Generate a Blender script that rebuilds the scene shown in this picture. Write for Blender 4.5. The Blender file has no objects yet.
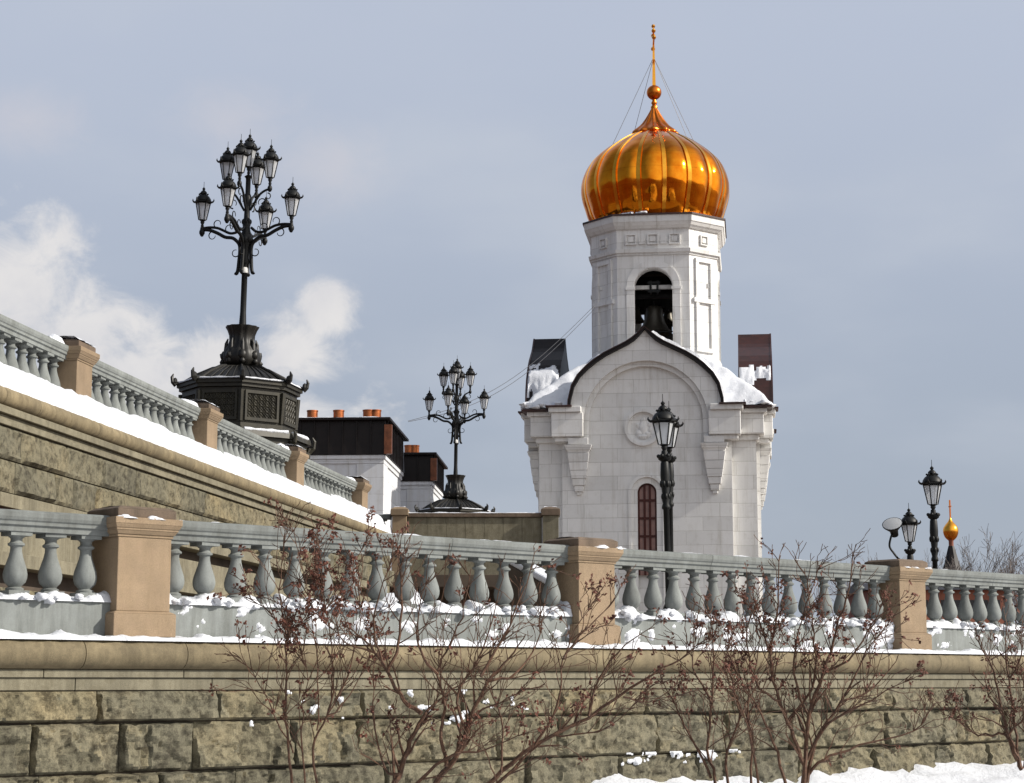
import bpy, bmesh, math, random
from mathutils import Vector, Matrix, noise
PI = math.pi; R = math.radians
random.seed(7)
sc = bpy.context.scene
COL = sc.collection
# ------------------------------------------------------------------ camera model
W, HH = 1024, 783
F = 1900.0; HORIZ = 682.0; EYE = 1.7
PIT = math.atan((HORIZ - HH / 2) / F); CP, SP = math.cos(PIT), math.sin(PIT)
def at(u, v, Y):
    x = u - W / 2; yv = HH / 2 - v
    t = Y / (F * CP - yv * SP)
    return Vector((x * t, Y, (F * SP + yv * CP) * t + EYE))
def hz(v, Y): return at(512, v, Y).z
def mpx(px, Y, v=500): return px * (at(513, v, Y).x)

# ------------------------------------------------------------------ materials
MATS = {}
class NT:
    def __init__(s, name):
        s.m = bpy.data.materials.new(name); s.m.use_nodes = True
        s.t = s.m.node_tree; s.n = s.t.nodes; s.l = s.t.links
        s.b = s.n['Principled BSDF']; MATS[name] = s.m
        s.tc = s.n.new('ShaderNodeTexCoord')
    def noise(s, scale, det=6, rough=.6, coord='Object', dim=None, vec=None):
        n = s.n.new('ShaderNodeTexNoise'); n.inputs['Scale'].default_value = scale
        n.inputs['Detail'].default_value = det; n.inputs['Roughness'].default_value = rough
        s.l.new(vec if vec is not None else s.tc.outputs[coord], n.inputs['Vector']); return n.outputs['Fac']
    def ramp(s, fac, stops):
        r = s.n.new('ShaderNodeValToRGB'); e = r.color_ramp.elements
        while len(e) < len(stops): e.new(.5)
        for i, (p, c) in enumerate(stops):
            e[i].position = p; e[i].color = (c if len(c) == 4 else tuple(c) + (1,)) if not isinstance(c, (int, float)) else (c, c, c, 1)
        s.l.new(fac, r.inputs['Fac']); return r.outputs['Color']
    def mix(s, a, b, fac, mode='MIX'):
        m = s.n.new('ShaderNodeMix'); m.data_type = 'RGBA'; m.blend_type = mode
        for sock, v in ((m.inputs['Factor'], fac), (m.inputs['A'], a), (m.inputs['B'], b)):
            if hasattr(v, 'is_output') or isinstance(v, bpy.types.NodeSocket): s.l.new(v, sock)
            elif isinstance(v, (int, float)): sock.default_value = v
            else: sock.default_value = tuple(v) + (1,) if len(v) == 3 else v
        return m.outputs['Result']
    def math(s, op, a, b=None):
        m = s.n.new('ShaderNodeMath'); m.operation = op
        for i, v in enumerate((a, b)):
            if v is None: continue
            if isinstance(v, (int, float)): m.inputs[i].default_value = v
            else: s.l.new(v, m.inputs[i])
        return m.outputs[0]
    def bump(s, h, strength, dist=.02):
        b = s.n.new('ShaderNodeBump'); b.inputs['Strength'].default_value = strength; b.inputs['Distance'].default_value = dist
        s.l.new(h, b.inputs['Height']); s.l.new(b.outputs[0], s.b.inputs['Normal'])
    def brick(s, w, h, mortar=.012, c1=1., c2=.8, vec=None):
        n = s.n.new('ShaderNodeTexBrick'); n.inputs['Scale'].default_value = 1
        n.inputs['Brick Width'].default_value = w; n.inputs['Row Height'].default_value = h
        n.inputs['Mortar Size'].default_value = mortar; n.inputs['Mortar Smooth'].default_value = .1
        n.inputs['Color1'].default_value = (c1, c1, c1, 1); n.inputs['Color2'].default_value = (c2, c2, c2, 1)
        n.inputs['Mortar'].default_value = (.62, .61, .59, 1)
        s.l.new(s.tc.outputs['UV'], n.inputs['Vector']); return n
    def col(s, c): s.l.new(c, s.b.inputs['Base Color'])
    def set(s, rough=None, metal=None):
        if rough is not None: s.b.inputs['Roughness'].default_value = rough
        if metal is not None: s.b.inputs['Metallic'].default_value = metal

def stone(name, c, var=.25, speck=.25, scale=1.5, stain=None, stainamt=.5, rough=.85, bump=.3, bdist=.006, streak=.68):
    t = NT(name)
    oi = t.n.new('ShaderNodeObjectInfo')
    off = t.n.new('ShaderNodeVectorMath'); off.operation = 'ADD'; t.l.new(t.tc.outputs['Object'], off.inputs[0])
    cbo = t.n.new('ShaderNodeCombineXYZ')
    for i in range(3): t.l.new(t.math('MULTIPLY', oi.outputs['Random'], 37. + 20 * i), cbo.inputs[i])
    t.l.new(cbo.outputs[0], off.inputs[1]); V = off.outputs[0]
    mp = t.n.new('ShaderNodeMapping'); mp.inputs['Scale'].default_value = (3, 3, .35); t.l.new(V, mp.inputs[0])
    stk = t.noise(2.5, 6, .7, vec=mp.outputs[0])
    n1 = t.noise(scale, 8, .65, vec=V); n2 = t.noise(140, 3, .6, vec=V); n3 = t.noise(scale * 5, 6, .7, vec=V)
    a = t.ramp(n1, [(.3, tuple(x * (1 - var) for x in c)), (.7, tuple(min(1, x * (1 + var)) for x in c))])
    a = t.mix(a, t.ramp(stk, [(.42, (1, 1, 1)), (.64, (streak, streak * .99, streak * .96))]), 1., 'MULTIPLY')
    sp = t.ramp(n2, [(.35, 1 - speck), (.65, 1 + 0 * speck)])
    a = t.mix(a, sp, 1., 'MULTIPLY')
    if stain:
        m = t.ramp(n3, [(.5, 0), (.68, stainamt)])
        a = t.mix(a, stain, m)
    rv = t.math('ADD', t.math('MULTIPLY', oi.outputs['Random'], .26), .90)
    cb = t.n.new('ShaderNodeCombineColor')
    for i in range(3): t.l.new(rv, cb.inputs[i])
    a = t.mix(a, cb.outputs[0], 1., 'MULTIPLY')
    t.col(a); t.set(rough)
    t.bump(t.mix(n2, n3, .6), bump, bdist)
    return t
stone('granite', (.275, .198, .122), .16, .4, 2.5, (.22, .155, .10), .5, streak=.90)
stone('cap_granite', (.14, .10, .068), .18, .35, 3, (.12, .08, .055), .5)
stone('grey_stone', (.182, .196, .188), .2, .2, 2, (.14, .15, .145), .6, bump=.25)
stone('round_cornice', (.195, .155, .088), .34, .35, 1.6, (.085, .065, .035), .75, bump=.5, bdist=.012)
stone('band_stone', (.21, .188, .128), .28, .35, 1.6, (.10, .085, .05), .7, bump=.5, bdist=.012)
def rock():
    t = NT('rock')
    n1 = t.noise(.9, 8, .7); n2 = t.noise(70, 4, .7); n3 = t.noise(9, 8, .75)
    a = t.ramp(n1, [(.28, (.085, .078, .052)), (.5, (.165, .152, .105)), (.72, (.24, .205, .13))])
    a = t.mix(a, t.ramp(n3, [(.38, (.28, .26, .21)), (.54, (1, 1, 1))]), 1., 'MULTIPLY')
    a = t.mix(a, t.ramp(n2, [(.35, .6), (.6, 1.)]), 1., 'MULTIPLY')
    g = t.n.new('ShaderNodeNewGeometry')
    a = t.mix(a, t.ramp(g.outputs['Random Per Island'], [(0, (.80, .80, .78)), (.5, (1, .98, .92)), (1, (1.14, 1.06, .9))]), 1., 'MULTIPLY')
    t.col(a); t.set(.9); t.bump(t.mix(n2, n3, .7), .8, .02)
rock()
def marble(name, c, bw, bh, stain=(.45, .42, .36)):
    t = NT(name)
    br = t.brick(bw, bh, .012, 1., .82)
    n1 = t.noise(.35, 8, .7); n2 = t.noise(3, 8, .75)
    a = t.ramp(n1, [(.3, tuple(x * .86 for x in c)), (.7, c)])
    a = t.mix(a, t.ramp(n2, [(.52, (0, 0, 0)), (.75, (1, 1, 1))]), .0)
    a = t.mix(a, stain, t.ramp(n2, [(.52, 0), (.75, .35)]))
    # vertical streaks of grime
    mp = t.n.new('ShaderNodeMapping'); mp.inputs['Scale'].default_value = (2.2, 2.2, .18)
    t.l.new(t.tc.outputs['Object'], mp.inputs[0])
    st = t.noise(1.6, 6, .7, vec=mp.outputs[0])
    a = t.mix(a, stain, t.ramp(st, [(.50, 0), (.72, .5)]))
    bc = t.mix((1, 1, 1), br.outputs['Color'], .8)
    a = t.mix(a, bc, 1., 'MULTIPLY')
    t.col(a); t.set(.65)
    t.bump(t.math('SUBTRACT', 1., br.outputs['Fac']), .5, .02)
marble('marble', (.81, .805, .785), 1.5, .62)
marble('marble_block', (.72, .735, .76), 1.9, .72)
def snow(name='snow', c=(.66, .68, .72)):
    t = NT(name); n = t.noise(14, 8, .7); n2 = t.noise(2.2, 8, .7)
    t.col(t.ramp(n2, [(.3, tuple(x * .86 for x in c)), (.7, c)])); t.set(.6)
    t.b.inputs['Subsurface Weight'].default_value = .0
    t.bump(t.mix(n, n2, .5), .9, .06)
snow()
def simple(name, c, rough=.5, metal=0., n=None, var=.3, bmp=.1):
    t = NT(name); nn = t.noise(n or 6, 6, .65)
    if metal == 0 and c[0] < .06: t.b.inputs['Specular IOR Level'].default_value = .25
    t.col(t.ramp(nn, [(.3, tuple(x * (1 - var) for x in c)), (.7, tuple(min(1, x * (1 + var)) for x in c))]))
    t.set(rough, metal); t.bump(nn, bmp, .01); return t
simple('iron', (.006, .0065, .0065), .5, .0, 20)
simple('bronze', (.024, .021, .012), .5, .15, 5, .45, .3)
simple('bronze_dark', (.008, .007, .005), .5, .2, 8, .4, .3)
simple('roof_metal', (.007, .004, .0035), .5, .0, 3, .5)
simple('roof_metal_red', (.030, .0075, .005), .42, .1, 3, .5)
simple('copper', (.42, .13, .045), .36, .8, 4, .45)
simple('copper_dull', (.16, .055, .025), .45, .5, 4, .45)
simple('window_wood', (.055, .013, .009), .45, 0., 12, .3)
simple('red_pane', (.26, .14, .115), .3, 0., 3, .2, 0)
simple('dark_glass', (.02, .02, .022), .12, 0., 3, .2, 0)
simple('bell_bronze', (.05, .045, .035), .4, .6, 4, .3)
simple('whitewash', (.6, .6, .58), .7, 0., 5, .15)
simple('wire', (.12, .12, .13), .5, 0., 5, .1)
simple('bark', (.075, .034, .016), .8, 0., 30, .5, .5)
simple('bark_hazed', (.15, .13, .12), .9, 0., 3, .2, 0)  # distant haze put into the bark as a paler colour
simple('dry_leaf', (.085, .024, .011), .75, 0., 25, .6)
simple('rust_brick', (.24, .085, .05), .8, 0., 1, .4)
simple('terrace', (.15, .12, .10), .8, 0., .6, .4)
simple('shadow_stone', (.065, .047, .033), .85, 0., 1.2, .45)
def gold():
    t = NT('gold')
    w = t.n.new('ShaderNodeTexBrick'); w.offset = .5
    for k, v in (('Scale', 1), ('Brick Width', 1 / 18), ('Row Height', .16), ('Mortar Size', .0016), ('Mortar Smooth', .3)): w.inputs[k].default_value = v
    w.inputs['Color1'].default_value = (1, 1, 1, 1); w.inputs['Color2'].default_value = (.78, .78, .78, 1); w.inputs['Mortar'].default_value = (.5, .5, .5, 1)
    w.offset = 0
    t.l.new(t.tc.outputs['UV'], w.inputs['Vector'])
    n = t.noise(2.2, 5, .6)
    a = t.ramp(n, [(.3, (.82, .205, .008)), (.7, (1., .35, .02))])
    a = t.mix(a, w.outputs['Color'], .8, 'MULTIPLY'); t.col(a); t.set(.2, 1.)
    t.l.new(t.ramp(t.noise(3, 4, .6), [(.3, .07), (.7, .17)]), t.b.inputs['Roughness'])
    t.bump(t.noise(.7, 2, .4), .5, .25)
gold()
simple('gold_plain', (1., .42, .05), .24, 1., 3, .12, .1)
simple('gold_rib', (1., .40, .04), .2, 1., 3, .2, .2)
simple('gold_dark', (.62, .17, .02), .3, 1., 3, .2, .2)
def glass():
    t = NT('lamp_glass'); t.b.inputs['Base Color'].default_value = (.85, .86, .86, 1); t.set(.3)
    tr = t.n.new('ShaderNodeBsdfTranslucent'); tr.inputs[0].default_value = (.75, .77, .8, 1)
    tp = t.n.new('ShaderNodeBsdfTransparent'); tp.inputs[0].default_value = (.9, .92, .95, 1)
    m = t.n.new('ShaderNodeMixShader'); m.inputs[0].default_value = .55
    m2 = t.n.new('ShaderNodeMixShader'); m2.inputs[0].default_value = .30
    t.l.new(t.b.outputs[0], m.inputs[1]); t.l.new(tr.outputs[0], m.inputs[2])
    t.l.new(m.outputs[0], m2.inputs[1]); t.l.new(tp.outputs[0], m2.inputs[2])
    t.l.new(m2.outputs[0], t.n['Material Output'].inputs[0])
glass()

# ------------------------------------------------------------------ mesh builder
class MB:
    def __init__(s): s.v = []; s.f = []; s.uv = None; s.x = Matrix.Identity(4)
    def add(s, vs, fs):
        b = len(s.v)
        s.v.extend([tuple(s.x @ Vector(p)) for p in vs]); s.f.extend([tuple(b + i for i in f) for f in fs]); return s
    def box(s, x0, x1, y0, y1, z0, z1):
        return s.add([(x0, y0, z0), (x1, y0, z0), (x1, y1, z0), (x0, y1, z0), (x0, y0, z1), (x1, y0, z1), (x1, y1, z1), (x0, y1, z1)],
                     [(0, 3, 2, 1), (4, 5, 6, 7), (0, 1, 5, 4), (1, 2, 6, 5), (2, 3, 7, 6), (3, 0, 4, 7)])
    def taper(s, r0, r1, z0, z1, cx=0, cy=0):  # rect frustum r=(hx,hy)
        (a, b), (c, d) = r0, r1
        return s.add([(cx - a, cy - b, z0), (cx + a, cy - b, z0), (cx + a, cy + b, z0), (cx - a, cy + b, z0), (cx - c, cy - d, z1), (cx + c, cy - d, z1), (cx + c, cy + d, z1), (cx - c, cy + d, z1)],
                     [(0, 3, 2, 1), (4, 5, 6, 7), (0, 1, 5, 4), (1, 2, 6, 5), (2, 3, 7, 6), (3, 0, 4, 7)])
    def prismY(s, poly, y0, y1):  # poly in (x,z), counter-clockwise seen from -y
        n = len(poly)
        vs = [(x, y0, z) for x, z in poly] + [(x, y1, z) for x, z in poly]
        fs = [tuple(range(n)), tuple(range(2 * n - 1, n - 1, -1))]
        fs += [(i, n + i, n + (i + 1) % n, (i + 1) % n) for i in range(n)]
        return s.add(vs, fs)
    def prismX(s, poly, x0, x1):  # poly in (y,z)
        n = len(poly)
        vs = [(x0, y, z) for y, z in poly] + [(x1, y, z) for y, z in poly]
        fs = [tuple(range(n)), tuple(range(2 * n - 1, n - 1, -1))]
        fs += [(i, n + i, n + (i + 1) % n, (i + 1) % n) for i in range(n)]
        return s.add(vs, fs)
    def prismZ(s, poly, z0, z1, poly2=None):
        n = len(poly); poly2 = poly2 or poly
        vs = [(x, y, z0) for x, y in poly] + [(x, y, z1) for x, y in poly2]
        fs = [tuple(range(n))[::-1], tuple(range(n, 2 * n))]
        fs += [(i, (i + 1) % n, n + (i + 1) % n, n + i) for i in range(n)]
        return s.add(vs, fs)
    def strip(s, a, b, y0, y1):  # ring band between polylines a (outer) and b (inner), both (x,z) lists of same length
        for i in range(len(a) - 1): s.prismY([a[i], a[i + 1], b[i + 1], b[i]], y0, y1)
        return s
    def lathe(s, prof, n=20, c=(0, 0, 0), ph=0., cap=True):
        vs = []; fs = []
        for r, z in prof:
            for k in range(n):
                a = 2 * PI * k / n + ph; vs.append((c[0] + r * math.cos(a), c[1] + r * math.sin(a), c[2] + z))
        for i in range(len(prof) - 1):
            for k in range(n):
                k2 = (k + 1) % n; fs.append((i * n + k, i * n + k2, (i + 1) * n + k2, (i + 1) * n + k))
        if cap:
            fs.append(tuple(range(n))[::-1]); m = (len(prof) - 1) * n; fs.append(tuple(range(m, m + n)))
        if prof[0][1] > prof[-1][1]: fs = [f[::-1] for f in fs]
        return s.add(vs, fs)
    def tube(s, pts, rad, n=6):
        pts = [Vector(p) for p in pts]; m = len(pts)
        if m < 2: return s
        if isinstance(rad, (int, float)): rad = [rad] * m
        vs = []; fs = []
        t0 = (pts[1] - pts[0]).normalized(); up = Vector((0, 0, 1)) if abs(t0.z) < .9 else Vector((1, 0, 0))
        nrm = t0.cross(up).normalized()
        for i, p in enumerate(pts):
            t = (pts[min(i + 1, m - 1)] - pts[max(i - 1, 0)]).normalized()
            nrm = (nrm - t * nrm.dot(t)); nrm = nrm.normalized() if nrm.length > 1e-6 else t.orthogonal().normalized()
            bn = t.cross(nrm)
            for k in range(n):
                a = 2 * PI * k / n; vs.append(p + (nrm * math.cos(a) + bn * math.sin(a)) * rad[i])
        for i in range(m - 1):
            for k in range(n):
                k2 = (k + 1) % n; fs.append((i * n + k, i * n + k2, (i + 1) * n + k2, (i + 1) * n + k))
        fs.append(tuple(range(n))[::-1]); fs.append(tuple(range((m - 1) * n, m * n)))
        return s.add(vs, fs)
    def ball(s, c, r, n=12, sz=1., jit=0, seed=0):
        vs = []; fs = []; m = n // 2
        for i in range(1, m):
            th = PI * i / m
            for k in range(n):
                a = 2 * PI * k / n
                d = Vector((math.sin(th) * math.cos(a), math.sin(th) * math.sin(a), math.cos(th)))
                rr = r * (1 + jit * noise.noise(d * 1.7 + Vector((seed, seed * .7, 0))))
                vs.append((c[0] + d.x * rr, c[1] + d.y * rr, c[2] + d.z * rr * sz))
        vs.append((c[0], c[1], c[2] + r * sz)); vs.append((c[0], c[1], c[2] - r * sz)); T = len(vs) - 2; B = T + 1
        for k in range(n):
            k2 = (k + 1) % n; fs.append((T, k, k2)); fs.append((B, (m - 2) * n + k2, (m - 2) * n + k))
            for i in range(m - 2): fs.append((i * n + k, (i + 1) * n + k, (i + 1) * n + k2, i * n + k2))
        return s.add(vs, fs)
    def build(s, name, mat, parent=None, smooth=None, bevel=0, uv=None, recalc=False):
        me = bpy.data.meshes.new(name); me.from_pydata(s.v, [], s.f)
        me.materials.append(MATS[mat]); me.update()
        if recalc:
            bm = bmesh.new(); bm.from_mesh(me); bmesh.ops.recalc_face_normals(bm, faces=bm.faces); bm.to_mesh(me); bm.free()
        ul = me.uv_layers.new(name='UVMap')
        if uv:
            for l in me.loops: ul.data[l.index].uv = uv(me.vertices[l.vertex_index].co)
        else:
            for p in me.polygons:
                n = p.normal
                if abs(n.z) > .75: t = Vector((1, 0, 0)); b = Vector((0, 1, 0))
                else: t = Vector((-n.y, n.x, 0)).normalized(); b = Vector((0, 0, 1))
                for li in p.loop_indices:
                    co = me.vertices[me.loops[li].vertex_index].co; ul.data[li].uv = (co.dot(t) + 100.3, co.dot(b) + 50)
        if smooth:
            me.polygons.foreach_set('use_smooth', [True] * len(me.polygons)); me.set_sharp_from_angle(angle=R(smooth))
        o = bpy.data.objects.new(name, me); COL.objects.link(o)
        if parent: o.parent = parent
        if bevel:
            bv = o.modifiers.new('bevel', 'BEVEL'); bv.width = bevel; bv.segments = 2; bv.limit_method = 'ANGLE'; bv.angle_limit = R(40)
        return o
def tag(o, label=None, cat=None, group=None, kind=None):
    if label: o['label'] = label
    if cat: o['category'] = cat
    if group: o['group'] = group
    if kind: o['kind'] = kind
    return o
def empty(name, loc, rz=0, label=None, cat=None, group=None):
    o = bpy.data.objects.new(name, None); COL.objects.link(o); o.location = loc; o.rotation_euler.z = rz
    return tag(o, label, cat, group)
def copy_tree(o, parent=None):
    kids = list(o.children)
    c = o.copy(); COL.objects.link(c); c.parent = parent
    for k in kids: copy_tree(k, c)
    return c
def fb(x, y=0, z=0, o=4): return noise.fractal(Vector((x, y, z)), .9, 2.1, o)   # about -1..1

# ------------------------------------------------------------------ world, sun, camera
SUN_AZ = Vector((.984, -.178)).normalized(); SUN_EL = R(33)
sun_dir = Vector((SUN_AZ.x * math.cos(SUN_EL), SUN_AZ.y * math.cos(SUN_EL), math.sin(SUN_EL)))
def world():
    w = bpy.data.worlds.new('World'); sc.world = w; w.use_nodes = True
    n, l = w.node_tree.nodes, w.node_tree.links
    bg = n['Background']; bg.inputs['Strength'].default_value = .085
    sky = n.new('ShaderNodeTexSky'); sky.sky_type = 'NISHITA'; sky.sun_disc = False
    sky.sun_elevation = SUN_EL; sky.sun_rotation = math.atan2(sun_dir.x, sun_dir.y)
    sky.dust_density = 1.5; sky.ozone_density = 1.5
    tc = n.new('ShaderNodeTexCoord')
    def mth(op, a, b=None, c=None):
        m = n.new('ShaderNodeMath'); m.operation = op
        for i, v in enumerate((a, b, c)):
            if v is None: continue
            if isinstance(v, (int, float)): m.inputs[i].default_value = v
            else: l.new(v, m.inputs[i])
        return m.outputs[0]
    def mixc(a, b, f):
        m = n.new('ShaderNodeMix'); m.data_type = 'RGBA'
        for s_, v in ((m.inputs['Factor'], f), (m.inputs['A'], a), (m.inputs['B'], b)):
            if isinstance(v, (int, float)): s_.default_value = v
            elif isinstance(v, tuple): s_.default_value = v + (1,)
            else: l.new(v, s_)
        return m.outputs['Result']
    def nz(scale, det, ro, off=(0, 0, 0), sc_=(1, 1, 1), dist=0.):
        mp = n.new('ShaderNodeMapping'); mp.inputs['Location'].default_value = off; mp.inputs['Scale'].default_value = sc_
        l.new(tc.outputs['Generated'], mp.inputs[0])
        t = n.new('ShaderNodeTexNoise'); t.inputs['Scale'].default_value = scale; t.inputs['Detail'].default_value = det
        t.inputs['Roughness'].default_value = ro; t.inputs['Distortion'].default_value = dist; l.new(mp.outputs[0], t.inputs['Vector']); return t.outputs['Fac']
    def rmp(f, a, b, lo=0., hi=1.):
        m = n.new('ShaderNodeMapRange'); m.interpolation_type = 'SMOOTHSTEP'
        for i, v in enumerate((None, a, b, lo, hi)):
            if v is not None: m.inputs[i].default_value = v
        l.new(f, m.inputs[0]); return m.outputs[0]
    def blob(u, v, ru, rv, power=1.):  # mask round a direction, ru/rv as angles (px of the photo)
        d = (at(u, v, 100) - Vector((0, 0, EYE))).normalized()
        s = n.new('ShaderNodeVectorMath'); s.operation = 'SUBTRACT'; l.new(tc.outputs['Generated'], s.inputs[0]); s.inputs[1].default_value = d
        k = n.new('ShaderNodeVectorMath'); k.operation = 'MULTIPLY'; l.new(s.outputs[0], k.inputs[0]); k.inputs[1].default_value = (F / ru, F / ru, F / rv)
        ln = n.new('ShaderNodeVectorMath'); ln.operation = 'LENGTH'; l.new(k.outputs[0], ln.inputs[0]); return mth('SUBTRACT', 1., ln.outputs['Value'])
    sep = n.new('ShaderNodeSeparateXYZ'); l.new(tc.outputs['Generated'], sep.inputs[0])
    # thin high veil over the sky
    k = 10.
    veil = mixc((.40 * k, .447 * k, .54 * k), (.55 * k, .60 * k, .715 * k), rmp(sep.outputs[2], .08, .36))
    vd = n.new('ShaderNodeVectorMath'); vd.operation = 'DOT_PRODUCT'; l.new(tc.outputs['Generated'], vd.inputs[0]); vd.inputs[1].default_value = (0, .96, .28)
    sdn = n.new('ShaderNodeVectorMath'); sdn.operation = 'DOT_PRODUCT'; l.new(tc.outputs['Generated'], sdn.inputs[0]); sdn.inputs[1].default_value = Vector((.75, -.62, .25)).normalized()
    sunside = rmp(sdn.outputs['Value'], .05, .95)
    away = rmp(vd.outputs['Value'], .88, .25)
    col = mixc(sky.outputs[0], veil, .82)
    # broad soft unevenness
    b1 = nz(2.6, 3, .5, (.3, 1.2, 0), (1, 1, 2.2)); b2 = nz(7, 4, .5, (2, 0, 1), (1, 1, 2.5))
    col = mixc(col, (.56 * k, .60 * k, .67 * k), mth('MULTIPLY', rmp(mth('ADD', mth('MULTIPLY', b1, .6), mth('MULTIPLY', b2, .4)), .42, .68), .6))
    # cumulus banks low on the left
    puff = nz(26, 12, .64, (0, 0, .4), (1, 1, 1.35), .5)
    def bank(blobs, gain, lo, hi):
        m = blobs[0]
        for b in blobs[1:]: m = mth('MAXIMUM', m, b)
        return rmp(mth('ADD', m, mth('MULTIPLY', mth('SUBTRACT', puff, .5), gain)), lo, hi)
    c1 = bank([blob(15, 290, 85, 85), blob(75, 340, 95, 62), blob(125, 380, 100, 62), blob(290, 350, 58, 62), blob(225, 370, 62, 62), blob(320, 312, 38, 42), blob(250, 430, 130, 60)], 2.1, -.05, .72)
    c2 = bank([blob(230, 120, 90, 50), blob(330, 170, 90, 55), blob(30, 120, 80, 40)], 1.6, .0, 1.2)
    far = rmp(mth('ADD', mth('MULTIPLY', nz(5, 8, .6, (4, 0, 2), (1, 1, 2)), 1.), mth('MULTIPLY', rmp(sep.outputs[1], -.2, .55), -.4)), .5, .64)
    shade = rmp(nz(9, 6, .6, (1, 5, 0)), .35, .65)
    cc = mixc((.64 * k, .64 * k, .68 * k), (.80 * k, .78 * k, .77 * k), shade)
    col = mixc(col, cc, mth('MULTIPLY', far, .5))
    col = mixc(col, (.61 * k, .60 * k, .65 * k), mth('MULTIPLY', c2, .55))
    col = mixc(col, cc, mth('MULTIPLY', c1, .92))
    col = mixc(col, mixc(mixc((.12 * k, .16 * k, .24 * k), (1.45 * k, 1.43 * k, 1.42 * k), sunside), sky.outputs[0], .25), mth('MULTIPLY', away, .85))  # unseen sky dimmed behind the camera, brightened sunward to shape the fill light
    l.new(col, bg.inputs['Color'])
world()
sd = bpy.data.lights.new('sun', 'SUN'); sd.energy = 5.0; sd.angle = R(.6); sd.color = (1., .94, .85)
so = bpy.data.objects.new('sun', sd); COL.objects.link(so); so.rotation_euler = sun_dir.to_track_quat('Z', 'Y').to_euler()
cd = bpy.data.cameras.new('camera'); cam = bpy.data.objects.new('camera', cd); COL.objects.link(cam)
cam.location = (0, 0, EYE); cam.rotation_euler = (PI / 2 + PIT, 0, 0)
cd.sensor_width = 36; cd.lens = 36 * F / W; cd.clip_end = 6000; cd.clip_start = .1
sc.camera = cam
sc.view_settings.view_transform = 'Standard'; sc.view_settings.look = 'None'; sc.view_settings.exposure = .25; sc.view_settings.gamma = 1
sc.cycles.max_bounces = 6

# ------------------------------------------------------------------ front retaining wall and balustrade
Z1 = 18.8
P1 = at(143, 637, Z1); P2 = at(598, 645, Z1 * 1.2177)
dv = Vector((P2.x - P1.x, P2.y - P1.y)); BAY = dv.length; RZ = math.atan2(dv.y, dv.x)
FZ = P1.z           # top of the front cornice
print('bay', BAY, 'heights', P1.z, P2.z, 'angle', math.degrees(RZ))
ZR = 26.6
Q1 = at(67, 340, ZR); Q2 = at(197.5, 406, ZR * 1.23)
rd = Vector((Q2.x - Q1.x, Q2.y - Q1.y)); RBAY = rd.length; RRZ = math.atan2(rd.y, rd.x)
print('ramp', RBAY, Q1.z, Q2.z, math.degrees(RRZ))
RTOP = (Q1.z + Q2.z) / 2; RB = RTOP - 1.29   # base level of the ramp balustrade

def baluster_mb():
    b = MB()
    b.taper((.105, .105), (.105, .105), .345, .425)
    b.lathe([(.085, .425), (.088, .445), (.06, .46), (.075, .478), (.102, .505), (.115, .545), (.117, .58), (.108, .63), (.088, .69), (.068, .75), (.057, .80), (.055, .835), (.06, .845), (.08, .855), (.082, .872), (.062, .885), (.056, .90), (.058, .922), (.075, .935), (.085, .945)], 20)
    b.box(-.11, .11, -.11, .11, .945, .982)
    return b
BAL = None
def pillar(par, s, y, snowcap=True, labelled=None):
    """granite pier, front face at local y; centre at s"""
    m = MB(); hx, d = .31, .56
    cy = y + d / 2
    m.box(s - .35, s + .35, y - .045, y + d + .045, 0, .225)
    m.taper((.35, d / 2 + .045), (.31, d / 2), .225, .25, s, cy)
    m.box(s - .30, s + .30, y, y + d, .25, .975)
    o = m.build('pillar', 'granite', par, bevel=.008)
    c = MB()
    c.taper((.315, d / 2 + .01), (.315, d / 2 + .01), .975, 1.0, s, cy)
    c.taper((.32, d / 2 + .02), (.345, d / 2 + .045), 1.0, 1.04, s, cy)
    c.taper((.35, d / 2 + .05), (.35, d / 2 + .05), 1.04, 1.06, s, cy)
    c.taper((.355, d / 2 + .055), (.375, d / 2 + .075), 1.06, 1.10, s, cy)
    c.taper((.378, d / 2 + .078), (.378, d / 2 + .078), 1.10, 1.165, s, cy)
    c.build('capital', 'granite', o, bevel=.006)
    t = MB(); t.taper((.33, d / 2 + .03), (.33, d / 2 + .03), 1.165, 1.25, s, cy); t.taper((.33, d / 2 + .03), (.28, d / 2 - .02), 1.25, 1.28, s, cy)
    t.build('cap_slab', 'cap_granite', o, bevel=.008)
    return o
def rail_profile(yc):
    # (y,z) outline, front is -y
    f = [(-.125, .982), (-.125, 1.03), (-.15, 1.045), (-.15, 1.075), (-.165, 1.09), (-.175, 1.12), (-.175, 1.165), (-.13, 1.185), (0, 1.195)]
    pts = f + [(-y, z) for y, z in reversed(f[:-1])]
    return [(yc + y, z) for y, z in pts][::-1]
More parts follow.
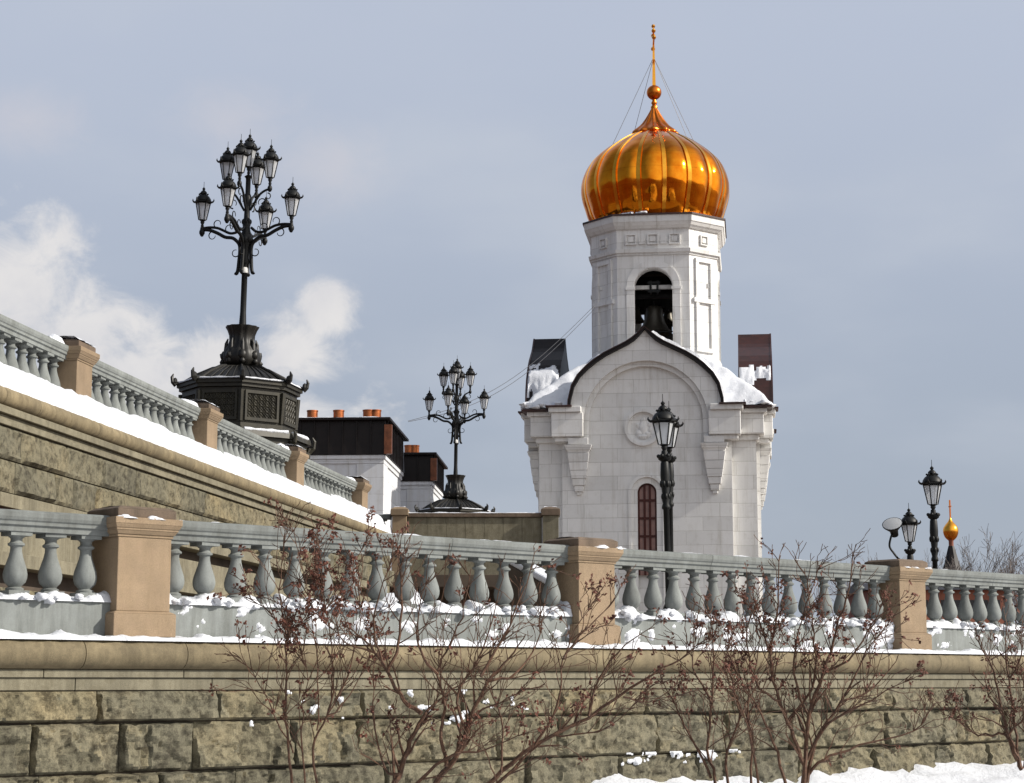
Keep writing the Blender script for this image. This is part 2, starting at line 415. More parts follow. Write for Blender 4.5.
def balustrade(par, bays, bay, nb, yc, s_lo, s_hi):
    """piers at bay multiples; balusters between"""
    global BAL
    for k in bays: pillar(par, k * bay, yc - .28)
    edges = [s_lo] + [k * bay for k in bays] + [s_hi]
    r = MB(); b = MB()
    for i, (a, c) in enumerate(zip(edges[:-1], edges[1:])):
        a2 = a + (.29 if i > 0 else 0); c2 = c - (.29 if i < len(edges) - 2 else 0)
        # rail stones with fine joints
        L = c2 - a2; nseg = max(1, round(L / 2.0)); w = L / nseg
        for j in range(nseg):
            r.prismX(rail_profile(yc), a2 + j * w + (.003 if j else 0), a2 + (j + 1) * w)
            b.box(a2 + j * w + (.003 if j else 0), a2 + (j + 1) * w, yc - .16, yc + .16, 0, .345)
        q = MB()
    r.build('rail', 'grey_stone', par, bevel=.004); b.build('base_course', 'grey_stone', par, bevel=.005)
    if BAL is None: BAL = baluster_mb().build('baluster', 'grey_stone', None, smooth=50); first = True
    else: first = False
    out = []
    ks = list(bays); kk = [ks[0] - 1] + ks
    for k in kk:
        for j in range(nb):
            s = k * bay + .31 + (bay - .62) * (j + .5) / nb
            if s < s_lo + .1 or s > s_hi - .1: continue
            if first: o = BAL; first = False
            else: o = BAL.copy(); COL.objects.link(o)
            o.parent = par; o.location = (s + random.uniform(-.006, .006), yc, 0); o.rotation_euler = (R(random.uniform(-.5, .5)), R(random.uniform(-.5, .5)), R(random.uniform(-3, 3))); out.append(s)
    return out
def rock_course(m, s0, s1, z0, z1, y, wmin, wmax, seed, res=.035, amp=.06, gap=.006, edge=.028):
    rnd = random.Random(seed); s = s0
    while s < s1:
        w = rnd.uniform(wmin, wmax); a, c = s + gap, s + w - gap; b0, b1 = z0 + gap, z1 - gap
        nx = max(2, int((c - a) / res)); nz = max(2, int((b1 - b0) / res))
        off = rnd.uniform(0, 100); tilt = rnd.uniform(-.25, .25); tz = rnd.uniform(-.4, .3)
        vs = []
        for j in range(nz + 1):
            for i in range(nx + 1):
                x = a + (c - a) * i / nx; z = b0 + (b1 - b0) * j / nz
                e = min(x - a, c - x, z - b0, b1 - z); fall = min(1, e / edge) ** .7 if e > 0 else 0
                wx = x + .10 * fb(x * 3 + off, z * 3, 7, 3); wz = z + .08 * fb(z * 3, x * 3 + off, 4, 3)
                fct = noise.voronoi(Vector((wx * 3.2 + off, wz * 5.0, 0)))[0]
                d = .35 + .55 * fb(x * 1.6 + off, z * 2.2, 0, 3) + .55 * min(1, (fct[1] - fct[0]) * 1.6) + .45 * abs(fb(x * 7 + off, z * 9, 3, 5)) - .25 * (noise.cell(Vector((wx * 2.3 + off, wz * 3.7, 1))))
                d += tilt * (2 * i / nx - 1) + tz * (2 * j / nz - 1)
                vs.append((x, y - .012 - amp * fall * max(.05, d), z))
        n1 = nx + 1
        fs = [(j * n1 + i, j * n1 + i + 1, (j + 1) * n1 + i + 1, (j + 1) * n1 + i) for j in range(nz) for i in range(nx)]
        # rim back to the bed so each block is solid
        rim = [i for i in range(n1)] + [j * n1 + nx for j in range(1, nz + 1)] + [nz * n1 + i for i in range(nx - 1, -1, -1)] + [j * n1 for j in range(nz - 1, 0, -1)]
        base = len(vs); vs += [(vs[r_][0], y + .03, vs[r_][2]) for r_ in rim]
        for q in range(len(rim)):
            q2 = (q + 1) % len(rim); fs.append((rim[q], base + q, base + q2, rim[q2]))
        m.add(vs, fs); s += w
def torus_cornice(m, s0, s1, yc, r, joints):
    # rounded nosing from (yc-r) outwards, in stones
    prof = [(yc + .35, 0), (yc, 0)] + [(yc - r * math.sin(PI * i / 12), -r + r * math.cos(PI * i / 12)) for i in range(1, 12)] + [(yc, -2 * r), (yc + .35, -2 * r)]
    s = s0
    while s < s1:
        w = joints
        m.prismX([(y, z) for y, z in prof][::-1] if False else prof, s + .004, min(s1, s + w) - .004); s += w
def snow_strip(m, s0, s1, y0, y1, z, hfun, res=.03, ny=8, skip=None):
    nx = int((s1 - s0) / res); vs = []
    for i in range(nx + 1):
        s = s0 + (s1 - s0) * i / nx
        h = hfun(s)
        for j in range(ny + 1):
            q = j / ny; y = y0 + (y1 - y0) * q
            prof = (1 - abs(2 * q - 1) ** 3) ** .5 if 0 < q < 1 else 0
            hh = h * prof * (1 + .4 * fb(s * 5, y * 5, 2))
            yo = .02 * fb(s * 7, 0, 5) if j in (0, 1) else 0
            vs.append((s, y + yo, z - .012 + max(0, hh)))
    n1 = ny + 1
    fs = [(i * n1 + j, (i + 1) * n1 + j, (i + 1) * n1 + j + 1, i * n1 + j + 1) for i in range(nx) for j in range(ny)]
    fs = [f for f in fs if max(vs[k][2] for k in f) > z + .001]
    m.add(vs, fs)
def snow_patch(m, s0, s1, z0, z1, y, thr, amp, seed, res=.02, sx=3., sz=3., bias=None):
    nx = int((s1 - s0) / res); nz = max(2, int((z1 - z0) / res)); vs = []; val = []
    for i in range(nx + 1):
        for j in range(nz + 1):
            s = s0 + (s1 - s0) * i / nx; z = z0 + (z1 - z0) * j / nz
            v = fb(s * sx + seed, z * sz, seed, 5) - thr
            if bias: v += bias(s, z)
            if i in (0, nx) or j in (0, nz): v = min(v, 0)
            val.append(v); vs.append((s, y + .004 - min(amp, max(0, v) ** .5 * amp), z))
    n1 = nz + 1
    fs = []
    for i in range(nx):
        for j in range(nz):
            f = (i * n1 + j, (i + 1) * n1 + j, (i + 1) * n1 + j + 1, i * n1 + j + 1)
            if max(val[k] for k in f) > 0: fs.append(f)
    used = sorted({k for f in fs for k in f}); mp = {k: i for i, k in enumerate(used)}
    if used: m.add([vs[k] for k in used], [tuple(mp[k] for k in f) for f in fs])

S_LO, S_HI = -4.2, 27.0
wall = empty('retaining_wall', (P1.x, P1.y, FZ), RZ, 'olive grey rock faced retaining wall with a rounded cornice, behind the bare bushes', 'wall')
m = MB(); m.x = Matrix.Translation((0, 0, -.03)); torus_cornice(m, S_LO - 1, S_HI, -.05, .143, 1.12); m.build('cornice', 'round_cornice', wall, smooth=50)
m = MB()
s = S_LO - 1; rnd = random.Random(3)
while s < S_HI:
    w = 1.3 + rnd.uniform(-.2, .5); m.box(s + .004, s + w - .004, -.075, .5, -.395, -.32); m.box(s + .35, s + .35 + w - .008, -.05, .5, -.515, -.399); s += w
m.build('moulding', 'band_stone', wall, bevel=.006)
m = MB(); z = -.52
for i, (h, wa, wb) in enumerate(((.30, 1.3, 1.8), (.48, .75, 2.0), (.46, .9, 2.1), (.5, 1., 2.))):
    rock_course(m, S_LO - 1 + .3 * (i % 2), S_HI, z - h, z, -.02, wa, wb, 11 + i, res=.026, amp=.10); z -= h
m.build('stone_courses', 'rock', wall, smooth=28)
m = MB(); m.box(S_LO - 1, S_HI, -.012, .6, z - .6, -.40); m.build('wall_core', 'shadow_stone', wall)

balu = empty('stone_balustrade', (P1.x, P1.y, FZ), RZ, 'grey stone balustrade with tan granite pillars along the near retaining wall', 'balustrade')
BY = .29   # centre line of the rail behind the pillar front
front_s = balustrade(balu, [0, 1, 2, 3, 4], BAY, 15, BY, S_LO, S_HI)

# snow on the front wall: ledge, base course, rail, faces
sn = MB()
snow_strip(sn, S_LO, S_HI, -.165, .14, -.03, lambda s: .045 + .05 * max(0, fb(s * .9, 3) + .15) + .035 * max(0, fb(s * 4, 9)), .025)
def inpier(s): return min(abs(s - k * BAY) for k in range(-1, 6))
def hbase(s):
    d = inpier(s)
    if d < .3: return 0
    g = .05 + .13 * max(0, fb(s * 2.7, 1) + .35) + .05 * fb(s * 9, 4) + .05 * math.exp(-(d - .3) * 4)
    if s < 0: g *= .75
    ph = abs(((s - .31) % ((BAY - .62) / 15)) / ((BAY - .62) / 15) - .5)
    return max(0, g) * (.65 + .8 * ph)
snow_strip(sn, S_LO, S_HI, BY - .19, BY + .17, .345, hbase, .02, 10)
def hrail(s):
    if inpier(s) < .3: return 0
    return max(0, .018 + .028 * fb(s * 1.3, 7))
snow_strip(sn, S_LO, S_HI, BY - .14, BY + .15, 1.18, hrail, .03, 6)
for k in range(0, 5):
    a = k * BAY; q = MB()
    nx = ny = 14
    snow_strip(sn, a - .36, a + .36, -.075, .02, 1.165, lambda s: max(0, .018 + .04 * fb(s * 6, k * 3)), .02, 5)
    snow_strip(sn, a - .27, a + .27, .05, .5, 1.28, lambda s: .02 + .012 * fb(s * 4, k), .04, 6)
# stuck snow on the base course face
def bias(s, z):
    b = -.25 * (z - .17) ** 2 / .02
    if s < 0: return b - .25
    if 1.2 < s < BAY - .5: b += .10
    if s > BAY + .6: b += .10
    for k in range(0, 4):
        d_ = k * BAY - .33 - s
        if 0 < d_ < .9: b += (.75 if k == 2 else .35) * max(0, 1 - d_ / (.9 if k == 2 else .45)) * (1 if z < .3 else 1.2)
    return b + .35 * max(0, (z - .28) / .08)
snow_patch(sn, S_LO, 17, .01, .36, BY - .162, .40, .05, 5, .011, 3.4, 5.5, bias)
for i in range(110):
    s = random.uniform(-2, 17); d = inpier(s)
    if d < .4: continue
    sn.ball((s, BY - .17 - random.uniform(0, .04), .36 + random.uniform(-.03, .05)), random.uniform(.03, .07), 16, .6, .55, i)
o = sn.build('snow_on_wall', 'snow', None, smooth=80); o.location = (P1.x, P1.y, FZ); o.rotation_euler.z = RZ
tag(o, 'white snow lying on the near balustrade, its base and the cornice ledge', 'snow', kind='stuff')
sn = MB()
for (a, b, z0, z1, y, th, bi) in ((1.2, 5.2, -.9, -.52, -.105, .62, 0), (6.2, 8.6, -1.42, -1.27, -.11, .22, 0)):
    snow_patch(sn, a, b, z0, z1, y, th, .05, a * 3 + 1, .010, 4.5, 7)
o = sn.build('snow_on_courses', 'snow', None, smooth=80); o.location = (P1.x, P1.y, FZ); o.rotation_euler.z = RZ
tag(o, 'small white snow clumps stuck to the rock faced courses of the near wall', 'snow', kind='stuff')

# ------------------------------------------------------------------ upper terrace wall on the left
RO = Vector((Q1.x, Q1.y, RB))
LEN = 3 * RBAY + .2
# shift so that pillar centre lines match the pixels: front face at local y=-.28
up = empty('terrace_wall', RO, RRZ, 'tan stone upper terrace wall with a rounded cornice, running back from the left', 'wall')
LED = -.95   # cornice line, in front of the balusters
m = MB(); torus_cornice(m, -9.5, LEN, LED + .12, .12, 1.05); m.build('cornice', 'round_cornice', up, smooth=50)
m = MB(); m.box(-9.5, LEN, LED + .04, 0, -.33, -.242); m.box(-9.5, LEN, LED + .10, .2, -.40, -.334); m.box(-9.5, LEN, LED + .06, .2, -.46, -.404)
m.build('moulding', 'band_stone', up, bevel=.006)
m = MB()
rock_course(m, -9.5, LEN, -.86, -.465, LED + .12, .7, 1.5, 31, amp=.045)
rock_course(m, -9.2, LEN, -1.25, -.865, LED + .12, .6, 1.3, 32, amp=.045)
rock_course(m, -9.2, LEN, -2.75, -2.35, LED + .3, .9, 1.6, 33, res=.06, amp=.06)
rock_course(m, -9.5, LEN, -3.2, -2.76, LED + .3, .9, 1.6, 34, res=.06, amp=.06)
m.build('stone_courses', 'rock', up, smooth=28)
m = MB()
s = -9.5
while s < LEN: m.box(s, min(LEN, s + .9) - .006, LED + .10, .3, -1.42, -1.255); s += .9
s = -9.5
while s < LEN: m.box(s, min(LEN, s + 1.6) - .006, LED + .22, .3, -1.95, -1.58); s += 1.6
m.box(-9.5, LEN, LED + .08, .3, -2.12, -1.955)
m.build('band', 'band_stone', up, bevel=.006)
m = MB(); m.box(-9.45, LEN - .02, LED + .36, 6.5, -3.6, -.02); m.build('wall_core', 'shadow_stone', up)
m = MB(); m.box(-9.5, -1.5, LED + .16, LED + .33, -1.58, -1.425)
m.build('recess_beam', 'window_wood', up)
ub = empty('stone_balustrade', RO, RRZ, 'pale grey stone balustrade with pinkish pillars high on the left terrace', 'balustrade')
balustrade(ub, [-1, 0, 1, 2, 3], RBAY, 15, .0, -9.3, LEN)
sn = MB()
def usnow(m):
    s0, s1, nx, ny = -9.5, LEN + .2, 420, 14; vs = []
    for i in range(nx + 1):
        s = s0 + (s1 - s0) * i / nx
        end = max(0, min(1, (s1 - s) / 1.2)) ** .5
        bul = .10 * math.exp(-((s - (LEN - 1.9)) / 1.1) ** 2)
        for j in range(ny + 1):
            q = j / ny; y = LED + .045 + (-.13 - LED) * q * 1.12 + .02 * fb(s * 5, 0, 2) * (q < .01)
            h = (.13 + .50 * q ** .75 + .07 * fb(s * 1.1, y * 2.5) + .035 * fb(s * 5, y * 5) + bul) * (min(1, q / .04) if q < .04 else 1)
            vs.append((s, y, -.05 + (h + .04) * end * (1 if j else 0)))
    n1 = ny + 1
    m.add(vs, [(i * n1 + j, (i + 1) * n1 + j, (i + 1) * n1 + j + 1, i * n1 + j + 1) for i in range(nx) for j in range(ny)])
usnow(sn)
for k in range(-1, 4):
    a = k * RBAY
    snow_strip(sn, a - .33, a + .33, -.32, .32, 1.275, lambda s: .055 + .03 * fb(s * 4, k), .04, 8)
    snow_strip(sn, a - .95, a - .36, -.14, .15, 1.185, lambda s: max(0, .10 + .05 * fb(s * 3, k) - .1 * abs(s - a + .5)), .04, 8)
snow_strip(sn, -9.3, LEN, -.12, .13, 1.185, lambda s: max(0, .0 + .03 * fb(s * 1.1, 17)) + (.02 if s > RBAY else 0), .05, 5)
o = sn.build('snow_on_terrace', 'snow', None, smooth=80); o.location = RO; o.rotation_euler.z = RRZ
tag(o, 'thick white snow bank sloping along the upper terrace ledge and on its pillars', 'snow', kind='stuff')

# ------------------------------------------------------------------ parapet wall beyond the terrace
PY = 48.0
pw = empty('parapet_wall', at(474, 540, PY), 0, 'low olive stained parapet wall with end piers, between the far lamp and the church', 'wall')
pz = at(474, 540, PY).z
def lx(u, v=520, Y=PY): return at(u, v, Y).x - at(474, 540, PY).x
top = hz(515, PY) - pz
m = MB()
s = lx(408); W_ = (lx(541) - lx(408)) / 7
for i in range(7): m.box(s + i * W_ + .004, s + (i + 1) * W_ - .004, .0, .35, -.9, top - .06)
m.box(lx(407), lx(542), .06, .3, -.9, top - .06)
m.build('panel', 'band_stone', pw, bevel=.006)
m = MB(); m.box(lx(407), lx(542), -.05, .4, top - .056, top + .05); m.build('coping', 'cap_granite', pw, bevel=.01)
for (a, b) in ((391, 408.5), (541, 560)):
    m = MB(); m.box(lx(a) + .04, lx(b) - .04, -.13, .5, -1.2, top - .02); o = m.build('pier', 'granite' if a < 500 else 'band_stone', pw, bevel=.008)
    m = MB(); m.box(lx(a), lx(b), -.18, .55, top - .02, top + .14); m.taper(((lx(b) - lx(a)) / 2, .36), ((lx(b) - lx(a)) / 2 - .1, .26), top + .14, top + .2, (lx(a) + lx(b)) / 2, .18)
    m.build('pier_cap', 'cap_granite' if a > 500 else 'granite', o, bevel=.01)
m = MB(); m.box(lx(330), lx(391), 0, .3, top - .1, top + .02); m.build('rail', 'grey_stone', pw, bevel=.01)
for u in (357, 366, 374, 382):
    o = BAL.copy(); COL.objects.link(o); o.parent = pw; o.location = (lx(u), .15, top - .1 - .98)
m = MB(); m.box(lx(100), lx(561), -1.4, .6, -1.25, -.95); m.build('shade_slab', 'shadow_stone', pw, bevel=.01)  # overhang added to cast shade on the wall below
m = MB(); m.box(lx(100), lx(561), .3, 1.0, -6, -1.25); m.build('lower_wall', 'shadow_stone', pw)  # shade below the slab also put into the dark stone colour
sn = MB()
snow_strip(sn, lx(407), lx(542), -.05, .4, top + .05, lambda s: .035 + .02 * fb(s * 2), .08, 5)
snow_strip(sn, lx(330), lx(391), .0, .3, top + .02, lambda s: .03 + .02 * fb(s * 2), .08, 5)
for (a, b) in ((391, 408.5), (541, 560)): snow_strip(sn, lx(a) + .08, lx(b) - .08, -.1, .45, top + .19, lambda s: .04 + .02 * fb(s * 2), .05, 5)
o = sn.build('snow_on_parapet', 'snow', None, smooth=80); o.location = at(474, 540, PY)
tag(o, 'thin line of snow along the coping of the olive parapet wall', 'snow', kind='stuff')

# low stair flank seen through the balusters, with snow on it
a, b = at(500, 560, 36), at(600, 616, 33)
m = MB(); d = (b - a); n_ = Vector((d.y, -d.x, 0)).normalized() * -.35
def slab(m, a, b, n_, z0a, z0b, dz):
    m.add([a + Vector((0, 0, -z0a)), b + Vector((0, 0, -z0b)), b + n_ + Vector((0, 0, -z0b)), a + n_ + Vector((0, 0, -z0a)), a + Vector((0, 0, dz)), b + Vector((0, 0, dz)), b + n_ + Vector((0, 0, dz)), a + n_ + Vector((0, 0, dz))],
          [(0, 3, 2, 1), (4, 5, 6, 7), (0, 1, 5, 4), (1, 2, 6, 5), (2, 3, 7, 6), (3, 0, 4, 7)])
slab(m, a, b, n_, a.z - FZ + .1, b.z - FZ + .1, 0)
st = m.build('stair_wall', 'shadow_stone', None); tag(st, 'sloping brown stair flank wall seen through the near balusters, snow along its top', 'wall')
m = MB(); slab(m, a + Vector((0, 0, .004)), b + Vector((0, 0, .004)), n_, 0, 0, .14); m.build('snow_topping', 'snow', st, bevel=.04)

# ------------------------------------------------------------------ ground
def grid_sheet(name, xs, ys, zf, mat):
    vs = [(x, y, zf(x, y)) for y in ys for x in xs]; n = len(xs)
    fs = [(j * n + i, j * n + i + 1, (j + 1) * n + i + 1, (j + 1) * n + i) for j in range(len(ys) - 1) for i in range(n - 1)]
    m = MB(); m.add(vs, fs); o = m.build(name, mat, None, smooth=80); return o
def wall_s_n(x, y):
    dx, dy = x - P1.x, y - P1.y; c, s_ = math.cos(RZ), math.sin(RZ)
    return dx * c + dy * s_, -dx * s_ + dy * c
def gz(x, y):
    s, n = wall_s_n(x, y)          # n<0 on the camera side
    base = .0
    near = math.exp(-(max(0, -n)) / 2.5)
    lvl = .14 + .40 * max(0, min(1, (s - 2.5) / 4))
    z = base + lvl * near + .05 * fb(x * .5, y * .5) + near * (.13 * fb(x * 1.3, y * 1.3, 4) + .08 * fb(x * 3.4, y * 3.4, 2))
    return z
xs = [-16 + .16 * i for i in range(260)]; ys = [2 + .16 * i for i in range(200)]
def gzz(x, y):
    s, n = wall_s_n(x, y)
    return gz(x, y) if n < .4 else -.3
o = grid_sheet('snow_ground', xs, ys, gzz, 'snow'); tag(o, 'uneven snow lying in front of the wall', 'snow', kind='structure')
def far_ground():
    t = NT('city_ground'); n = t.noise(.05, 6, .7); t.col(t.ramp(n, [(.4, (.05, .012, .006)), (.66, (.11, .035, .022))])); t.set(.9)  # unseen ground kept dark red so the lower dome mirrors it
far_ground()
m = MB(); m.add([(-4000, -4000, -.45), (4000, -4000, -.45), (4000, 4000, -.45), (-4000, 4000, -.45)], [(0, 1, 2, 3)])
o = m.build('ground', 'city_ground'); tag(o, 'wide dark red city ground reaching the horizon, unseen, tinted for the dome reflection', 'ground', kind='structure')
# terrace deck behind the front wall
m = MB(); m.box(S_LO, S_HI + 60, .45, 80, -3, -.02); o = m.build('terrace_floor', 'terrace'); o.location = (P1.x, P1.y, FZ); o.rotation_euler.z = RZ
tag(o, 'raised paved terrace behind the near balustrade', 'terrace', kind='structure')
# snow heap seen between the balusters
sn = MB()
for (u, v, r_) in ((395, 600, .9), (418, 606, .7), (380, 610, .8), (405, 612, 1.0), (700, 615, .3)):
    p = at(u, v, 31); sn.ball((p.x, p.y, FZ - .1), r_, 20, .75 * (p.z - FZ + .45) / r_ if r_ > .5 else 1, .35, u)
o = sn.build('snow_heap', 'snow', None, smooth=80); tag(o, 'heap of shovelled snow on the terrace behind the near balusters', 'snow', kind='stuff')

# ------------------------------------------------------------------ lanterns and lamp posts
def lantern(parent, loc, k=.85, kz=.94):
    def T(m): m.x = Matrix.Translation(loc) @ Matrix.Diagonal((k, k, kz, 1)); return m
    f = T(MB())
    f.lathe([(.02, -.10), (.04, -.06), (.028, -.02), (.05, .02), (.045, .05), (.09, .075)], 10)
    for i in range(6):
        a = PI / 3 * i
        c, s_ = math.cos(a), math.sin(a)
        f.tube([(c * .09, s_ * .09, .075), (c * .17, s_ * .17, .44)], .012, 4)
        f.tube([(c * .185, s_ * .185, .455), (c * .225, s_ * .225, .47), (c * .25, s_ * .25, .50), (c * .245, s_ * .245, .535)], [.022, .022, .017, .006], 5)
        c2, s2 = math.cos(a + PI / 3), math.sin(a + PI / 3)
        f.tube([(c * .172, s_ * .172, .435), (c2 * .172, s2 * .172, .435)], .014, 4)
    f.lathe([(.175, .44), (.215, .45), (.22, .475), (.185, .49)], 6)
    f.lathe([(.185, .49), (.175, .53), (.135, .585), (.085, .62), (.06, .635), (.078, .655), (.075, .68), (.045, .71), (.022, .725), (.036, .745), (.034, .765), (.012, .785), (.006, .80), (.005, .91)], 12)
    for i in range(8):
        a = PI / 4 * i; f.ball((.1 * math.cos(a), .1 * math.sin(a), .635), .022, 6)
    fo = f.build('lantern', 'iron', parent, smooth=40)
    g = T(MB()); g.lathe([(.084, .078), (.163, .437)], 6, cap=False); g.build('glass', 'lamp_glass', fo)
    return fo
def curl(m, c, r, a0, a1, ang, rad=.012, n=10):
    """scroll in the vertical plane of azimuth ang; c=(r,z)"""
    pts = []
    for i in range(n + 1):
        a = a0 + (a1 - a0) * i / n; rr = r * (1 - .35 * i / n)
        q = c[0] + rr * math.cos(a); z = c[1] + rr * math.sin(a); pts.append((q * math.cos(ang), q * math.sin(ang), z))
    m.tube(pts, [rad * (1 - .5 * i / n) for i in range(n + 1)], 5)
def arm(m, pts, ang, rad, n=7):
    m.tube([(r * math.cos(ang), r * math.sin(ang), z) for r, z in pts], rad, n)
def smooth_pts(p, k=4):
    out = []
    for i in range(len(p) - 1):
        p0 = p[max(i - 1, 0)]; p1 = p[i]; p2 = p[i + 1]; p3 = p[min(i + 2, len(p) - 1)]
        for j in range(k):
            t = j / k
            out.append(tuple(.5 * (2 * b + (c - a) * t + (2 * a - 5 * b + 4 * c - d) * t * t + (3 * b - a - 3 * c + d) * t ** 3) for a, b, c, d in zip(p0, p1, p2, p3)))
    out.append(p[-1]); return out
def candelabra(rot):
    root = empty('candelabra_lamp', (0, 0, 0))
    p = MB()
    p.lathe([(.075, -.02), (.07, .1), (.06, .3), (.058, 1.05), (.085, 1.08), (.085, 1.1), (.06, 1.14), (.075, 1.25), (.1, 1.3), (.07, 1.4), (.085, 1.6), (.12, 1.72), (.13, 1.8), (.09, 1.9), (.07, 2.0), (.09, 2.1), (.06, 2.2), (.055, 2.4), (.08, 2.5), (.09, 2.6), (.05, 2.7), (.05, 3.0), (.08, 3.04), (.03, 3.08)], 14)
    for i in range(8):
        a = PI / 4 * i; p.ball((.1 * math.cos(a), .1 * math.sin(a), 1.75), .05, 8, 1.6); p.ball((.07 * math.cos(a), .07 * math.sin(a), 2.12), .035, 8, 1.6)
    p.build('pole', 'iron', root, smooth=50)
    b = MB(); b.lathe([(.088, 1.075), (.092, 1.09), (.085, 1.16), (.066, 1.19)], 14); b.build('collar', 'whitewash', root, smooth=40)
    for i in range(4):
        ang = rot + PI / 2 * i; m = MB()
        arm(m, smooth_pts([(.20, 1.09), (.17, 1.08), (.145, 1.16), (.13, 1.35), (.12, 1.55), (.15, 1.68), (.28, 1.80), (.45, 1.83), (.62, 1.92), (.80, 1.99), (.95, 2.0)]), ang, .036)
        arm(m, smooth_pts([(.10, 2.0), (.2, 1.92), (.34, 1.9), (.5, 1.97), (.62, 2.02), (.78, 2.04), (.93, 2.03)]), ang, .028)
        arm(m, smooth_pts([(.95, 1.86), (.95, 1.9), (.95, 2.05)]), ang, [.012, .02, .03, .035, .04, .045, .045, .04, .035][:9])
        for sgn in (0,):
            curl(m, (.62, 2.11), .09, -.5 * PI, 1.1 * PI, ang, .014); curl(m, (.72, 1.87), .09, .5 * PI, -1.0 * PI, ang, .014)
            curl(m, (.21, 1.50), .09, 1.0 * PI, 2.6 * PI, ang, .014); curl(m, (.36, 2.0), .10, -.6 * PI, .9 * PI, ang, .014)
        m.ball((.95 * math.cos(ang), .95 * math.sin(ang), 1.95), .06, 10, 1.3)
        m.build('arm', 'iron', root, smooth=60)
        lantern(root, Vector((.95 * math.cos(ang), .95 * math.sin(ang), 2.13)))
        m = MB(); an2 = ang + .03
        arm(m, smooth_pts([(.06, 2.35), (.12, 2.45), (.25, 2.66), (.38, 2.75), (.46, 2.76)]), an2, .024)
        curl(m, (.3, 2.5), .1, -.5 * PI, 1.2 * PI, an2, .016); curl(m, (.42, 2.62), .07, .5 * PI, -.9 * PI, an2, .014)
        m.ball((.46 * math.cos(an2), .46 * math.sin(an2), 2.78), .05, 10, 1.5)
        m.build('arm', 'iron', root, smooth=60)
        lantern(root, Vector((.46 * math.cos(an2), .46 * math.sin(an2), 2.93)))
    lantern(root, Vector((0, 0, 3.17)))
    u = MB()
    n = 24; prof = [(.27, -.80), (.33, -.76), (.36, -.68), (.37, -.58), (.33, -.48), (.27, -.38), (.24, -.28), (.245, -.18), (.28, -.08), (.315, -.02), (.32, 0), (.25, .01), (.08, .02)]
    vs = []; fs = []
    for r_, z in prof:
        for k in range(n * 2):
            a = PI * k / n; rr = r_ * (1 + (.045 if z > -.5 else .02) * math.cos(a * 12)); vs.append((rr * math.cos(a), rr * math.sin(a), z))
    N = n * 2
    for i in range(len(prof) - 1):
        for k in range(N): fs.append((i * N + k, i * N + (k + 1) % N, (i + 1) * N + (k + 1) % N, (i + 1) * N + k))
    u.add(vs, fs)
    for i in range(8):
        a = PI / 4 * i + .2; c_, s_ = math.cos(a), math.sin(a)
        u.ball((.33 * c_, .33 * s_, -.6), .085, 10, 1.2, .4, i); u.ball((.36 * c_, .36 * s_, -.72), .06, 8, 1., .4, i + 3)
        u.tube([(.3 * c_, .3 * s_, -.5), (.30 * c_, .30 * s_, -.35), (.27 * c_, .27 * s_, -.25)], [.05, .035, .012], 6)
    u.build('urn', 'bronze_dark', root, smooth=60)
    # octagonal pedestal
    def octa(r_, ph): return [(r_ * math.cos(ph + PI / 4 * i), r_ * math.sin(ph + PI / 4 * i)) for i in range(8)]
    ph = R(-80)
    roof = MB(); prev = None
    for r0, z0, r1, z1 in ((.36, -.80, .62, -.86), (.62, -.86, .95, -1.0), (.95, -1.0, 1.22, -1.16), (1.22, -1.16, 1.42, -1.20)):
        roof.prismZ(octa(r1, ph), z1, z0, octa(r0, ph))
    for i in range(8):
        a = ph + PI / 4 * i
        arm(roof, [(.34, -.80), (.62, -.845), (.95, -.985), (1.22, -1.14), (1.42, -1.18)], a, .03, 5)
        b_ = a + PI / 8
        for q in (-.22, -.07, .07, .22):
            arm(roof, [(.34, -.815), (.6, -.86), (.9, -1.0), (1.15, -1.145)], b_ + q, .012, 4)
        roof.ball((1.42 * math.cos(a), 1.42 * math.sin(a), -1.15), .06, 8, 1.5)
        arm(roof, [(1.40, -1.22), (1.47, -1.15), (1.49, -1.06), (1.46, -.99)], a, [.05, .05, .04, .012], 6)
    roof.build('pedestal_roof', 'bronze_dark', root)
    up_ = MB()
    up_.prismZ(octa(1.38, ph), -1.27, -1.205); up_.prismZ(octa(1.33, ph), -1.34, -1.275); up_.prismZ(octa(1.24, ph), -2.02, -1.35, octa(1.26, ph))
    up_.prismZ(octa(1.30, ph), -2.1, -2.03); up_.prismZ(octa(1.38, ph), -2.18, -2.11)
    up_.prismZ(octa(1.62, ph), -2.30, -2.185, octa(1.58, ph)); up_.prismZ(octa(1.53, ph), -4.6, -2.305)
    for i in range(8):
        a = ph + PI / 4 * i
        arm(up_, [(1.25, -2.0), (1.27, -1.7), (1.29, -1.4)], a, .05, 6); arm(up_, [(1.54, -4.5), (1.54, -2.45), (1.57, -2.35)], a, .06, 6)
        arm(up_, [(1.56, -2.45), (1.66, -2.35), (1.68, -2.22), (1.63, -2.14)], a, [.05, .05, .04, .015], 6)
    up_.build('pedestal', 'bronze', root)
    for i in range(8):
        a = ph + PI / 4 * (i + .5); g = MB(); ap = 1.25 * math.cos(PI / 8)
        g.x = Matrix.Rotation(a + PI / 2, 4, 'Z')
        hw = 1.25 * math.sin(PI / 8)
        y = -ap - .012
        for (x0, x1, z0, z1) in ((-hw + .08, hw - .08, -1.46, -1.40), (-hw + .08, hw - .08, -1.98, -1.92), (-hw + .08, -hw + .13, -1.92, -1.46), (hw - .13, hw - .08, -1.92, -1.46)):
            g.box(x0, x1, y - .03, y + .03, z0, z1)
        cw = (2 * hw - .26) / 5; ch = .46 / 4
